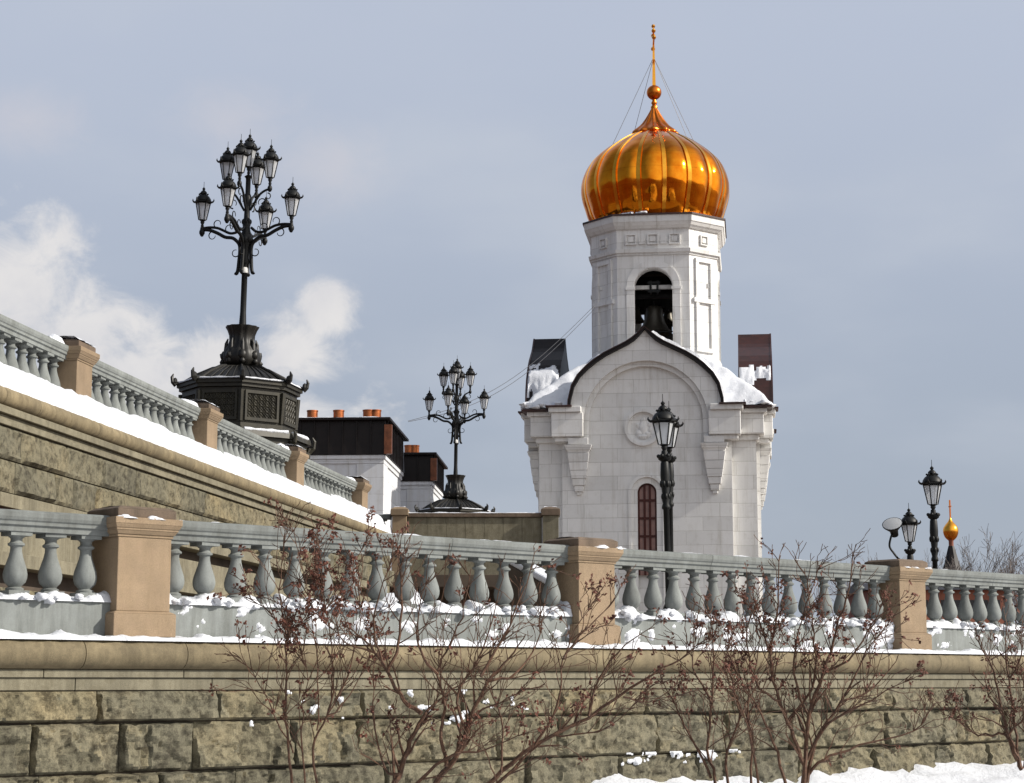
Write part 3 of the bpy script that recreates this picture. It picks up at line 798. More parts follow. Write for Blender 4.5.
        for ix in range(5):
            for iz in range(4):
                cx = -hw + .13 + cw * (ix + .5); cz = -1.92 + ch * (iz + .5); rr = cw * .42
                g.tube([(cx + rr * math.cos(t * PI / 4), y - .005, cz + rr * math.sin(t * PI / 4)) for t in range(9)], .010, 4)
                g.tube([(cx - cw * .5, y, cz - ch * .5), (cx + cw * .5, y, cz + ch * .5)], .007, 4); g.tube([(cx - cw * .5, y, cz + ch * .5), (cx + cw * .5, y, cz - ch * .5)], .007, 4)
        g.box(-hw + .13, hw - .13, y + .006, y + .02, -1.92, -1.46)
        g.build('grille_panel', 'bronze', root); rx = g.x; g = MB(); g.x = rx
        y2 = -1.53 * math.cos(PI / 8) - .01; hw2 = 1.53 * math.sin(PI / 8)
        for (x0, x1, z0, z1) in ((-hw2 + .1, hw2 - .1, -2.50, -2.44), (-hw2 + .1, hw2 - .1, -3.4, -3.34), (-hw2 + .1, -hw2 + .16, -3.34, -2.5), (hw2 - .16, hw2 - .1, -3.34, -2.5)):
            g.box(x0, x1, y2 - .03, y2 + .03, z0, z1)
        g.tube([(-hw2 + .2, y2 - .01, -2.9), (-.15, y2 - .02, -2.7), (0, y2 - .04, -2.66), (.15, y2 - .02, -2.7), (hw2 - .2, y2 - .01, -2.9)], .03, 5)
        g.build('relief_panel', 'bronze', root)
    so_ = MB()
    for i in range(8):
        a0, a1 = ph + PI / 4 * i + .05, ph + PI / 4 * (i + 1) - .05
        p0 = Vector((1.53 * math.cos(a0), 1.53 * math.sin(a0), -2.18)); p1 = Vector((1.53 * math.cos(a1), 1.53 * math.sin(a1), -2.18))
        pts = [p0.lerp(p1, t / 8) for t in range(9)]
        so_.tube([p + Vector((0, 0, .0)) for p in pts], [.03 + .025 * (fb(t * .7, i * 3) + .3) for t in range(9)], 6)
        if True:
            so2_ = so2_ if i else MB()
            pts = [Vector((1.33 * math.cos(a0), 1.33 * math.sin(a0), -1.175)).lerp(Vector((1.33 * math.cos(a1), 1.33 * math.sin(a1), -1.175)), t / 8) for t in range(9)]
            so2_.tube(pts, [.016 + .02 * (fb(t * .7, i * 5 + 2) + .3) for t in range(9)], 6)
    so_.build('snow_line', 'snow', root, smooth=80); so2_.build('snow_line', 'snow', root, smooth=80)
    for o_ in root.children:
        if o_.name.split('.')[0] in ('pedestal', 'pedestal_roof', 'grille_panel', 'relief_panel', 'snow_line'): o_.scale = (.885, .885, 1)
    return root
L1 = candelabra(R(-105))
L1['label'] = 'large black nine lantern street lamp on an octagonal bronze pedestal behind the left terrace'; L1['category'] = 'street lamp'
L1['group'] = 'multi lantern candelabra lamps'
KL = 44 / 38 * 1.035
pu = at(242.5, 327, 44); L1.location = pu; L1.scale = (KL,) * 3; L1.rotation_euler = (0, R(1.0), 0)
L2 = copy_tree(L1); L2['label'] = 'smaller looking nine lantern lamp beyond the parapet wall, between the roofs and the church'
L2.location = at(455.5, 475.5, 44 * 1.70); L2.rotation_euler = (0, R(.6), 0); L2.scale = (KL,) * 3

def lamp_post(u, vtop, Y, label, flood=False, lean=0.):
    top = at(u, vtop, Y); root = empty('lamp_post', (top.x, top.y, FZ), 0, label, 'street lamp', 'single lantern lamp posts'); root.rotation_euler.y = R(lean); root.location.x -= math.sin(R(lean)) * (top.z - FZ)
    H = top.z - FZ - .93 * .88
    p = MB()
    p.lathe([(.16, 0), (.16, .3), (.10, .4), (.085, .6), (.047, .7), (.042, H - .85), (.06, H - .83), (.06, H - .8), (.045, H - .76), (.058, H - .70), (.05, H - .62), (.062, H - .5), (.07, H - .35), (.06, H - .18), (.05, H - .16), (.09, H - .13), (.10, H - .09), (.05, H - .07), (.04, H)], 14)
    for i in range(6):
        a = PI / 3 * i; p.ball((.055 * math.cos(a), .055 * math.sin(a), H - .48), .028, 8, 2.); p.ball((.05 * math.cos(a + .5), .05 * math.sin(a + .5), H - .66), .024, 8, 2.); p.ball((.085 * math.cos(a), .085 * math.sin(a), H - .08), .03, 8)
    p.build('post', 'iron', root, smooth=50)
    lantern(root, Vector((0, 0, H + .02)), .88, .88)
    if flood:
        m = MB(); m.tube(smooth_pts([(-.02, 0, H - .28), (-.2, -.02, H - .26), (-.33, -.05, H - .12), (-.40, -.07, H + .0), (-.36, -.06, H + .18), (-.31, .0, H + .24)]), .02, 6)
        m.build('bracket', 'iron', root, smooth=60)
        h = MB(); h.x = Matrix.Translation((-.34, -.12, H + .40)) @ Matrix.Rotation(R(-20), 4, 'Y') @ Matrix.Rotation(R(38), 4, 'X')
        h.lathe([(.04, -.28), (.07, -.26), (.08, -.14), (.15, -.05), (.19, 0), (.195, .02)], 18)
        fl = h.build('floodlight', 'iron', root, smooth=50)
        h2 = MB(); h2.x = h.x; h2.lathe([(.18, .022), (.12, .035), (.01, .04)], 18); h2.build('lens', 'lamp_glass', fl, smooth=50)
    return root
lamp_post(662.5, 394, 27, 'black lamp post before the church window, nearer and taller of the overlapping two', False, -1.1)
lamp_post(668.8, 401, 29.5, 'black lamp post mostly hidden behind a nearer one, its lantern peeping out right')
lamp_post(931.5, 460, 31, 'tall thin black lamp post right of the third pillar, nothing attached')
lamp_post(908.5, 503, 36, 'shorter black lamp post with a round floodlight bracketed on its left side', True)

# ------------------------------------------------------------------ stone blocks with dark copper roofs
def block(name_label, u0, uc, u1, vt, vroof, Y, depth, chims, panel, sgn=1):
    c = at(uc, vt, Y); root = empty('roof_pavilion', (c.x, c.y, FZ), R(-3), name_label, 'building', 'white stone pavilions with dark roofs')
    H = c.z - FZ; L = (at(uc, vt, Y).x - at(u0, vt, Y).x) * 1.02
    m = MB(); m.box(-L, 0, 0, depth, 0, H - .38); m.build('wall', 'marble_block', root)
    m = MB(); m.box(-L - .1, .12, -.12, depth + .1, H - .18, H); m.box(-L - .05, .06, -.06, depth + .05, H - .376, H - .184)
    m.box(-1.15, .05, -.05, depth * .2, 0, H - .38)
    m.build('cornice', 'marble_block', root, bevel=.02)
    hr = hz(vroof, Y) - c.z
    r = MB(); r.taper((L / 2 + .16, depth / 2 + .16), (L / 2 + .1, depth / 2 + .1), H, H + hr - .12, -L / 2, depth / 2)
    nse = int(L / .55)
    for i in range(nse + 1):
        x = -L - .1 + (L + .2) * i / nse; r.box(x - .025, x + .025, -.20, -.08, H + .01, H + hr - .13)
    for i in range(int(depth / .6)): r.box(.08, .20, .1 + .6 * i - .025, .1 + .6 * i + .025, H + .01, H + hr - .13)
    ro = r.build('roof', 'roof_metal', root)
    r = MB(); snow_strip(r, -L - .25, .3, -.3, .6, H + hr, lambda x: max(0, .05 + .09 * fb(x * .8, Y)), .1, 6); r.build('snow_cover', 'snow', ro, smooth=60)
    r = MB(); r.box(-L - .3, .34, -.34, depth + .3, H + hr - .12, H + hr); r.build('eave', 'roof_metal', ro, bevel=.02)
    for (u, r_) in chims:
        x = at(u, vroof, Y).x - c.x; q = MB(); hh = .58; r_ *= .8
        q.lathe([(r_, 0), (r_, hh - .06), (r_ + .02, hh - .05), (r_ + .02, hh), (r_ - .05, hh + .01)], 20, (x, 1.6, H + hr)); q.build('chimney', 'copper', root, smooth=40)
    for (u, w) in panel:
        x = at(u, vroof, Y).x - c.x; q = MB(); q.box(x, x + w * .8, -.16 - .12, -.05, H + .02, H + hr * .8); q.build('copper_panel', 'copper_dull', root, bevel=.01)
    return root
block('nearer white stone pavilion with a black brown roof and three copper chimneys', 262, 383, 407, 455, 418, 82, 7, ((306, .3), (333, .30), (364, .33), (371, .3)), ((385, .42),))
block('farther smaller white stone pavilion with one pair of copper chimneys, beside the far lamp', 392, 430, 447, 481.5, 453, 93, 6, ((406, .33), (411, .3)), ((431, .4),))

# ------------------------------------------------------------------ church
TH = R(7.2); YC = 84.0
f0 = at(647, 500, YC); inn = Vector((math.sin(TH), math.cos(TH), 0)); C0 = Vector((f0.x, f0.y, 0)) + inn * 5.25
GB = FZ
ch = empty('church_tower', (C0.x, C0.y, 0), -TH, 'white stone church bell tower with a golden onion dome and arched gables', 'church')
def cz(v, dy=0): return hz(v, YC + dy)
PXM = mpx(1, YC, 430)
def X(px): return px * PXM
WALL = X(84.5); SH = X(94); WW = X(107); WE = X(119); EA = X(125.5)
FR = -5.25                        # bay front plane (local y)
z_e = cz(408); z_cor = cz(441)
rot4 = [(Matrix.Diagonal((.955, 1, 1, 1)) if k % 2 else Matrix.Identity(4)) @ Matrix.Rotation(PI / 2 * k, 4, 'Z') for k in range(4)]
# core with corner wings
wing = 4.85
m = MB(); m.box(-wing, wing, -wing + .0, wing, GB, z_e - .1); m.build('corner_walls', 'marble', ch)
m = MB(); 
for sx in (-1, 1):
    for sy in (-1, 1):
        m = MB()
        def cb(e_, a0, a1):
            x_ = sorted((sx * 3.35, sx * (wing + e_))); y_ = sorted((sy * 3.35, sy * (wing + e_))); m.box(x_[0], x_[1], y_[0], y_[1], a0, a1)
        cb(.14, z_cor + .01, z_cor + .26); cb(.36, z_cor + .264, z_e - .30); cb(.5, z_e - .296, z_e - .1)
        m.build('entablature', 'marble', ch, bevel=.03)
# bays with keel arches on each side
keel_h = [(75, 0), (74.5, 10), (71, 24), (65, 34), (56, 43), (48, 49.5), (38, 56), (30, 60), (23, 63.5), (16, 67), (10, 71), (5.5, 75.5), (0, 82)]
zk = cz(411)
KS = .985
def keel(off=0., kz=1.):
    h = [((x + off * (1 if x > 8 else x / 8)) * PXM, zk + y * PXM * KS * kz + off * PXM * (0 if y < 5 else min(1, y / 40))) for x, y in keel_h]
    return [(-x, z) for x, z in h] + [(x, z) for x, z in h[-2::-1]]
kp = keel(); NK = len(kp)
def arc(r, zc, n, cx=0): return [(cx - r * math.cos(PI * i / (n - 1)), zc + r * math.sin(PI * i / (n - 1))) for i in range(n)]
zc_in = cz(423)
win_hw = X(9.5); win_sp = cz(492.5); wsur = X(15)
for k in range(4):
    mb = MB(); mb.x = rot4[k]
    KZ = 1. if k in (0, 2) else 1.17
    kp = keel(0, KZ)
    # bay wall, with the arched window slot on the front
    B0 = FR
    if k in (0, 2):
        xs_ = [-WALL, -wsur]; 
        mb.prismY([(-WALL, GB), (-wsur, GB), (-wsur, zc_in), (-WALL, zc_in)], B0, -wing + .3)
        mb.prismY([(wsur, GB), (WALL, GB), (WALL, zc_in), (wsur, zc_in)], B0, -wing + .3)
        a_ = arc(wsur, win_sp, 17)
        for i in range(16): mb.prismY([a_[i], a_[i + 1], (a_[i + 1][0], zc_in), (a_[i][0], zc_in)][::-1], B0, -wing + .3)
    else: mb.prismY([(-WALL, GB), (WALL, GB), (WALL, zc_in), (-WALL, zc_in)], B0, -wing + .3)
    # tympanum inside the arch
    ai = arc(X(58), zc_in, NK)
    mb.prismY(ai[::-1], B0, -wing + .3)
    mb.build('bay_wall', 'marble', ch)
    # archivolt, two steps
    mb = MB(); mb.x = rot4[k]
    am = arc(X(62), zc_in, NK); am2 = [(x * .995, z) for x, z in am]
    low = [(-X(75), zc_in)] + kp + [(X(75), zc_in)]
    mid = [am[0]] + am + [am[-1]]
    mb.strip(low[::-1], mid[::-1], B0 - .42, B0 + .7)
    ai2 = arc(X(57), zc_in, NK)
    mb.strip(am[::-1], ai2[::-1], B0 - .22, B0 + .6)
    # legs of the arch down to the brackets
    for sg in (-1, 1):
        mb.box(min(sg * X(57), sg * X(62)), max(sg * X(57), sg * X(62)), B0 - .22, B0 + .1, cz(446), zc_in)
    mb.build('archivolt', 'marble', ch, smooth=30); 
    # shoulders
    for sg in (-1, 1):
        mb = MB(); mb.x = rot4[k]
        a, b = sorted((sg * X(62.3), sg * SH)); mb.box(a, b, B0 - .62, -wing + .2, cz(437), cz(413))
        a, b = sorted((sg * X(64), sg * (SH + .12))); mb.box(a, b, B0 - .76, -wing + .2, cz(413) + .004, cz(407))
        a, b = sorted((sg * X(66), sg * (SH - .12))); mb.box(a, b, B0 - .45, -wing + .2, cz(441.5), cz(437) - .004)
        mb.build('shoulder', 'marble', ch, bevel=.03)
    for sg in (-1, 1):
        mb = MB(); mb.x = rot4[k]; cx = sg * X(67.5)
        mb.box(cx - X(10), cx + X(10), B0 - .52, B0 + .1, cz(444.5), cz(438))
        steps = [(13.8, 445, 450, .56), (11.6, 450, 453, .47), (10.9, 453.2, 462, .45), (9.7, 462.2, 470, .40), (8.4, 470.2, 478, .34), (6.8, 478.2, 485, .27), (4.8, 485.2, 491, .19), (2.6, 491.2, 494.5, .11)]
        for (hw, va, vb, d) in steps:
            t_, b_ = cz(va), cz(vb); w1 = X(hw); w0 = X(hw * .88)
            mb.add([(cx - w0, B0 - d * .88, b_), (cx + w0, B0 - d * .88, b_), (cx + w0, B0 + .1, b_), (cx - w0, B0 + .1, b_), (cx - w1, B0 - d, t_), (cx + w1, B0 - d, t_), (cx + w1, B0 + .1, t_), (cx - w1, B0 + .1, t_)],
                   [(0, 3, 2, 1), (4, 5, 6, 7), (0, 1, 5, 4), (1, 2, 6, 5), (2, 3, 7, 6), (3, 0, 4, 7)])
        mb.build('pendant_bracket', 'marble', ch, bevel=.015)
    # hood roof following the keel
    mb = MB(); mb.x = rot4[k]
    ko = keel(2.6, KZ); ki = keel(.25, KZ)
    mb.strip(ko[::-1], ki[::-1], B0 - .62, B0 + .95)
    # front face of the hood's rear: close it with a panel so it reads as a solid upstand
    mb.prismY([(x, z) for x, z in ki[::-1]], B0 + .72, B0 + .94)
    mb.build('gable_hood', 'roof_metal' if k in (0, 3) else 'roof_metal_red', ch, smooth=35)
    mb = MB(); mb.x = rot4[k]
    kd = keel(3.1, KZ); kd2 = keel(2.5, KZ)
    mb.strip(kd[::-1], kd2[::-1], B0 - .68, B0 - .60); mb.build('gable_trim', 'roof_metal_red', ch)
# eave board and snowy hipped roof
m = MB(); e = X(125.5) * 1.0; e2 = wing + .72

for sx in (-1, 1):
    for sy in (-1, 1):
        x_ = sorted((sx * 3.36, sx * e2)); y_ = sorted((sy * 3.36, sy * e2)); m = MB(); m.box(x_[0], x_[1], y_[0], y_[1], z_e - .096, z_e); m.build('eave', 'roof_metal_red', ch, bevel=.02)
for k in range(4):
    for sg in (-1, 1):
        m = MB(); m.x = rot4[k]
        a, b = sorted((sg * X(73), sg * (SH + .25))); m.box(a, b, FR - .9, -wing, z_e + .004, z_e + .08); m.build('eave', 'roof_metal_red', ch, bevel=.02)
rb = MB()
dr = 3.0
def roofsheet():
    N = 100; vs = []; zt = cz(364, 4)
    for j in range(N + 1):
        for i in range(N + 1):
            x = -e2 + 2 * e2 * i / N; y = -e2 + 2 * e2 * j / N
            q = (e2 - max(abs(x), abs(y))) / (e2 - dr * .9); q = min(1, q)
            z = z_e + .03 + (zt - z_e) * (q ** .85) + .09 * fb(x * .9, y * .9) * min(1, q * 6) + .07 * fb(x * 2.6, y * 2.6, 3, 5)
            # hood bulges carried back to the drum
            for (p_, r_) in ((x, y), (y, x)):
                h_ = max(0, X(74) ** 2 - p_ ** 2) ** .5 * .55 if abs(p_) < X(74) else 0
                t_ = max(0, min(1, (abs(r_) - 2.4) / 1.0)) * (1 if abs(r_) < 4.2 else max(0, 1 - (abs(r_) - 4.2) / .5))
                z = max(z, z_e + h_ * .75 * (t_ if t_ > 0 else 0) + .03)
            vs.append((x, y, z))
    n1 = N + 1
    fl = [(j * n1 + i, j * n1 + i + 1, (j + 1) * n1 + i + 1, (j + 1) * n1 + i) for j in range(N) for i in range(N)]
    def keep(f):
        cx = sum(vs[q][0] for q in f) / 4; cy = sum(vs[q][1] for q in f) / 4
        return not (min(abs(cx), abs(cy)) < X(72) and max(abs(cx), abs(cy)) > 4.42)
    rb.add(vs, [f for f in fl if keep(f)])
roofsheet()
rf = rb.build('roof_snow', 'snow', ch, smooth=60)
# snow lying on the hoods and corners
sn = MB()

for k in range(4):
    sn.x = rot4[k]; KZ = 1. if k in (0, 2) else 1.17; kq = keel(3.2, KZ); nu, nv = 60, 26
    for sg in (-1, 1):
        half = [(sg * abs(x), z) for x, z in kq[:NK // 2 + 1]]; vs = []; val = []
        for a in range(nu + 1):
            q = a / nu * (len(half) - 1.001); i0 = int(q); fr = q - i0
            x = half[i0][0] * (1 - fr) + half[i0 + 1][0] * fr; z = half[i0][1] * (1 - fr) + half[i0 + 1][1] * fr
            for b in range(nv + 1):
                y = FR - .6 + 1.5 * b / nv; t_ = a / nu
                if k in (1, 3): v_ = (.5 if k == 3 else .22) - abs(t_ - .27) * 4.4 + .6 * fb(x * 1.1 + k * 5, y * 2.2, z, 5)
                else: v_ = (-.15 if sg < 0 else .35) + .6 * fb(x * 1.2, y * 1.5, z, 5) - (.8 if t_ > .93 else 0)
                if b in (0, nv) or a in (0, nu): v_ = min(v_, 0)
                val.append(v_); o_ = -.03 + min(.16, max(0, v_) ** .6 * .25)
                vs.append((x + sg * o_ * .5, y, z + o_))
        n1 = nv + 1; fs = [(a * n1 + b, (a + 1) * n1 + b, (a + 1) * n1 + b + 1, a * n1 + b + 1) for a in range(nu) for b in range(nv)]
        fs = [f for f in fs if max(val[c] for c in f) > 0]
        sn.add(vs, fs)
for sx in (-1, 1):
    for i in range(60):
        sn.x = Matrix.Identity(4)
        sn.ball((sx * random.uniform(3.9, e2 - .15), -e2 + random.uniform(.0, 1.6), z_e + .1 + random.uniform(0, .12)), random.uniform(.15, .36), 10, .5, .6, i + 7)
sn.build('snow_clumps', 'snow', ch, smooth=60)
# window
m = MB(); mo = arc(wsur, win_sp, 17); mi = arc(win_hw, win_sp, 17)
m.strip(([(-wsur, GB)] + mo + [(wsur, GB)])[::-1], ([(-win_hw, GB)] + mi + [(win_hw, GB)])[::-1], FR + .04, FR + .3)
mo2 = arc(wsur + .16, win_sp, 17); mo1 = arc(wsur + .02, win_sp, 17)
m.strip(([(-wsur - .16, GB)] + mo2 + [(wsur + .16, GB)])[::-1], ([(-wsur - .02, GB)] + mo1 + [(wsur + .02, GB)])[::-1], FR - .07, FR + .05)
m.build('window_surround', 'marble', ch, smooth=30)
m = MB(); zb = cz(575)
mf = arc(win_hw * .80, win_sp, 17)
m.strip(([(-win_hw, zb)] + mi + [(win_hw, zb)])[::-1], ([(-win_hw * .8, zb)] + mf + [(win_hw * .8, zb)])[::-1], FR + .18, FR + .26)
for x in (-win_hw * .28, win_hw * .28): m.box(x - .05, x + .05, FR + .14, FR + .25, zb, win_sp + win_hw * .75)
for v in (500, 518, 536, 551): m.box(-win_hw * .85, win_hw * .85, FR + .156, FR + .246, cz(v) - .05, cz(v) + .05)
wo = m.build('window', 'window_wood', ch)
m = MB(); m.prismY(([(-win_hw, zb)] + mi + [(win_hw, zb)])[::-1], FR + .22, FR + .235); m.build('pane', 'red_pane', wo)
# medallion
m = MB(); mc = (X(-3), cz(427.5))
def ringY(m, c, r0, r1, y0, y1, n=32):
    o_ = [(c[0] - r1 * math.cos(2 * PI * i / n), c[1] + r1 * math.sin(2 * PI * i / n)) for i in range(n + 1)]
    i_ = [(c[0] - r0 * math.cos(2 * PI * i / n), c[1] + r0 * math.sin(2 * PI * i / n)) for i in range(n + 1)]
    m.strip(o_[::-1], i_[::-1], y0, y1)
ringY(m, mc, X(15.6), X(18.6), FR - .17, FR + .05); ringY(m, mc, X(14), X(15.5), FR - .05, FR + .05)
for (dx, dz, r_, sz) in ((0, 7, 2.6, 1.2), (0, 0, 4.5, 1.5), (-4, -6, 4, .9), (4, -7, 4, .8), (-5, 2, 2, 1.4), (6, 3, 1.8, 1.3), (0, -9, 6, .4), (7, -2, 2, 1.5)):
    m.x = Matrix.Translation((mc[0] + X(dx), FR, mc[1] + X(dz))) @ Matrix.Scale(.40, 4, (0, 1, 0)); m.ball((0, 0, 0), X(r_), 12, sz, .4, dx)
m.x = Matrix.Identity(4)
m.build('medallion', 'marble', ch, smooth=40)

# drum (chamfered square), hollow, with arched openings
n_before = set(ch.children)
rot4 = [Matrix.Rotation(PI / 2 * k, 4, 'Z') for k in range(4)]
YD = YC + 5.0
def dz(v, off=0): return hz(v, YD + off)
PD = mpx(1, YD, 300)
DA = 61.5 * PD; DC = 35 * PD   # half width, half front face
def oct_(a, c): return [(-c, -a), (c, -a), (a, -c), (a, c), (c, a), (-c, a), (-a, c), (-a, -c)]
zb0 = z_e + .5; z1 = dz(361, -3); z2 = dz(346, -3); z3 = dz(254, -3); z4 = dz(248, -3); z5 = dz(228, -3); z6 = dz(215.5, -3)
m = MB(); m.prismZ(oct_(DA + .16, DC + .06), zb0, z1); m.prismZ(oct_(DA + .16, DC + .06), z1, z1 + .2, oct_(DA + .05, DC + .02)); m.build('drum_base', 'marble', ch)
ohw = 18.5 * PD; osp = dz(286, -3); oz0 = dz(349, -3)
m = MB()
for k in range(4):
    m.x = rot4[k]
    th = .5
    y0, y1 = -DA, -DA + th
    m.prismY([(-DC, z1 + .2), (-ohw, z1 + .2), (-ohw, z3), (-DC, z3)], y0, y1)
    m.prismY([(ohw, z1 + .2), (DC, z1 + .2), (DC, z3), (ohw, z3)], y0, y1)
    a_ = arc(ohw, osp, 15)
    for i in range(14): m.prismY([a_[i], a_[i + 1], (a_[i + 1][0], z3), (a_[i][0], z3)][::-1], y0, y1)
    m.box(-ohw, ohw, y0, y1, z1 + .2, oz0)
    # chamfer walls
    p = [(DC, -DA), (DA, -DC), (DA - .5, -DC + .25), (DC - .25 + .25, -DA + .5)]
    m.prismZ([(DC, -DA), (DA, -DC), (DA - .5, -DC), (DC, -DA + .5)], z1 + .2, z3)
m.build('drum', 'marble', ch)
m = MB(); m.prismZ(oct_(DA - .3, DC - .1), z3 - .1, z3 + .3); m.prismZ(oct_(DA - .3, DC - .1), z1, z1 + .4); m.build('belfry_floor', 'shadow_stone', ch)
m = MB()
for k in range(4):
    m.x = rot4[k]
    for sg in (-1, 1):  # door-case pilasters and archivolt
        a, b = sorted((sg * (ohw + .0), sg * (ohw + 7.5 * PD))); m.box(a, b, -DA - .07, -DA + .02, z1 + .25, osp - .12); m.box(a - .04, b + .04, -DA - .11, -DA + .02, osp - .116, osp + .02)
    m.strip(arc(ohw + 7.5 * PD, osp + .024, 19)[::-1], arc(ohw + .5 * PD, osp + .024, 19)[::-1], -DA - .07, -DA + .02)
    # panels in frieze
    for cx in (-10.6, 10.6):
        zc_ = (z4 + z5) / 2; w_ = 3.0 * PD
        m.prismY(([(cx * PD - w_, zc_ - 5 * PD)] + arc(w_, zc_ + 1.5 * PD, 9, cx * PD) + [(cx * PD + w_, zc_ - 5 * PD)])[::-1], -DA - .10, -DA + .02)
    for cx in (-21.2, 0, 21.2) :
        w = 5.4 * PD
        if cx: ringbox = [(cx * PD, w)]
        else: ringbox = [(0, w)]
        for c_, w_ in ringbox:
            zc_ = (z4 + z5) / 2
            for (a, b, c0, c1) in ((-w_, w_, w_ * .78, w_), (-w_, w_, -w_, -w_ * .78), (-w_, -w_ * .78, -w_ * .78, w_ * .78), (w_ * .78, w_, -w_ * .78, w_ * .78)):
                m.box(c_ + a, c_ + b, -DA - .12, -DA + .02, zc_ + c0, zc_ + c1)
            m.box(c_ - w_ * .45, c_ + w_ * .45, -DA - .09, -DA + .02, zc_ - w_ * .45, zc_ + w_ * .45)
# chamfer face trim
L_ = math.hypot(DA - DC, DA - DC); dd = (DA + DC) / math.sqrt(2)
for k in range(4):
    m.x = Matrix.Rotation(PI / 4 + PI / 2 * k, 4, 'Z'); hw = L_ / 2
    zc_ = (z4 + z5) / 2; w_ = 5 * PD
    for (a, b, c0, c1) in ((-w_, w_, w_ * .78, w_), (-w_, w_, -w_, -w_ * .78), (-w_, -w_ * .78, -w_ * .78, w_ * .78), (w_ * .78, w_, -w_ * .78, w_ * .78)): m.box(a, b, -dd - .12, -dd + .02, zc_ + c0, zc_ + c1)
    m.box(-w_ * .45, w_ * .45, -dd - .09, -dd + .02, zc_ - w_ * .45, zc_ + w_ * .45)
    for sg in (-1, 1):
        a, b = sorted((sg * hw * .42, sg * hw * .62)); m.box(a, b, -dd - .10, -dd + .02, z1 + .7, z3 - .3)
    m.box(-hw * .62, hw * .62, -dd - .11, -dd + .02, z3 - .296, z3 - .12)
    m.box(-hw * .62, hw * .62, -dd - .11, -dd + .02, z1 + .5, z1 + .696)
    m.box(-hw * .78, hw * .78, -dd - .13, -dd + .02, (z1 + z3) / 2 + .3, (z1 + z3) / 2 + .5)
m.build('drum_trim', 'marble', ch)
m = MB(); m.prismZ(oct_(DA + .05, DC + .02), z3, z3 + .12); m.prismZ(oct_(DA + .14, DC + .06), z3 + .12, z4, oct_(DA + .17, DC + .07)); m.prismZ(oct_(DA + .03, DC + .01), z4, z5)
m.prismZ(oct_(DA + .10, DC + .04), z5, z5 + .14, oct_(DA + .22, DC + .09)); m.prismZ(oct_(DA + .24, DC + .10), z5 + .14, z5 + .3, oct_(DA + .33, DC + .14)); m.prismZ(oct_(DA + .35, DC + .15), z5 + .3, z6, oct_(DA + .38, DC + .16))
m.build('drum_cornice', 'marble', ch)
m = MB(); m.prismZ(oct_(DA + .43, DC + .18), z6, z6 + .08); m.prismZ(oct_(DA + .43, DC + .18), z6 + .08, z6 + .18, oct_(DA - .2, DC - .08)); m.build('copper_flashing', 'roof_metal_red', ch)
sn = MB()
for (a0, a1) in ((-130, -95), (-60, -20), (-170, -140)):
    for i in range(30):
        a = R(random.uniform(a0, a1)); r_ = DA + random.uniform(.22, .42); r_ *= 1.0
        sn.ball((r_ * math.cos(a), r_ * math.sin(a), z6 + .14), random.uniform(.06, .14), 8, .6, .6, i)
sn.build('dome_snow', 'snow', ch, smooth=60)
# onion dome
dp = [(58, 233), (63, 226), (67, 218), (69.6, 210), (71.8, 203), (73.3, 196), (73.6, 190), (73.2, 185), (71.4, 178), (68, 170), (63.5, 163), (57.5, 157), (50, 151), (42, 145.5), (34.5, 141), (28, 137.6), (22, 135.2), (15, 133)]
NG = 18; SUB = 6
dpts = smooth_pts(dp, 3); ndp = len(dpts)
m = MB(); vs = []; fs = []; N = NG * SUB
for r_, v in dpts:
    rr = r_ * PD * .982; z = dz(v)
    for k in range(N):
        a = 2 * PI * (k + .0) / N; f = (k % SUB) / SUB; bul = 1 + .042 * math.sin(PI * f) ** .8
        vs.append((rr * bul * math.cos(a), rr * bul * math.sin(a), z))
for i in range(ndp - 1):
    for k in range(N): fs.append((i * N + k, i * N + (k + 1) % N, (i + 1) * N + (k + 1) % N, (i + 1) * N + k))
m.add(vs, fs)
zlo, zhi = dz(233), dz(131)
def dome_uv(co):
    return ((math.atan2(co.y, co.x) / (2 * PI)) % 1. + .0, (co.z - zlo) / (zhi - zlo))
dome = m.build('dome', 'gold', ch, smooth=20, uv=dome_uv)
for g in range(NG):
    a = 2 * PI * g / NG; c_, s_ = math.cos(a), math.sin(a); t_ = Vector((-s_, c_, 0)); m = MB(); vs = []; fs = []
    for i, (r_, v) in enumerate(dpts):
        rr = r_ * PD * .982; w = (.055 + .06 * (r_ / 73.6)); p = Vector((rr * c_, rr * s_, dz(v))); o_ = Vector((c_, s_, 0)) * .10
        vs += [p - t_ * w - o_ * .5, p - t_ * w * .8 + o_, p + t_ * w * .8 + o_, p + t_ * w - o_ * .5]
        if i:
            b = 4 * (i - 1); fs += [(b + j, b + j + 1, b + j + 5, b + j + 4) for j in range(3)]
    m.add(vs, fs); m.build('dome_rib', 'gold_rib', dome, smooth=30)
m = MB(); cp = smooth_pts([(21.5, 136), (23.5, 134.5), (22.3, 132), (15, 126), (10.5, 120.5), (7, 115), (4.5, 110.5), (3.2, 108)], 3); vs = []; fs = []; N = 96
for r_, v in cp:
    for k in range(N):
        a = 2 * PI * k / N; rr = r_ * PD * (1 + .07 * math.cos(a * 12 + (133 - v) * .09)); vs.append((rr * math.cos(a), rr * math.sin(a), dz(v)))
for i in range(len(cp) - 1):
    for k in range(N): fs.append((i * N + k, i * N + (k + 1) % N, (i + 1) * N + (k + 1) % N, (i + 1) * N + k))
m.add(vs, fs); m.build('dome_cap', 'gold_dark', ch, smooth=60)
m = MB(); m.lathe([(3 * PD, dz(109)), (3.6 * PD, dz(106)), (2 * PD, dz(104)), (3.2 * PD, dz(102)), (2.0 * PD, dz(100)), (2 * PD, dz(97))], 16)
m.ball((0, 0, dz(91.5)), 7.6 * PD, 24, 1.0); m.build('orb', 'gold_dark', ch, smooth=60)
m = MB(); zt = dz(24); zo = dz(84.5); t = 1.0 * PD
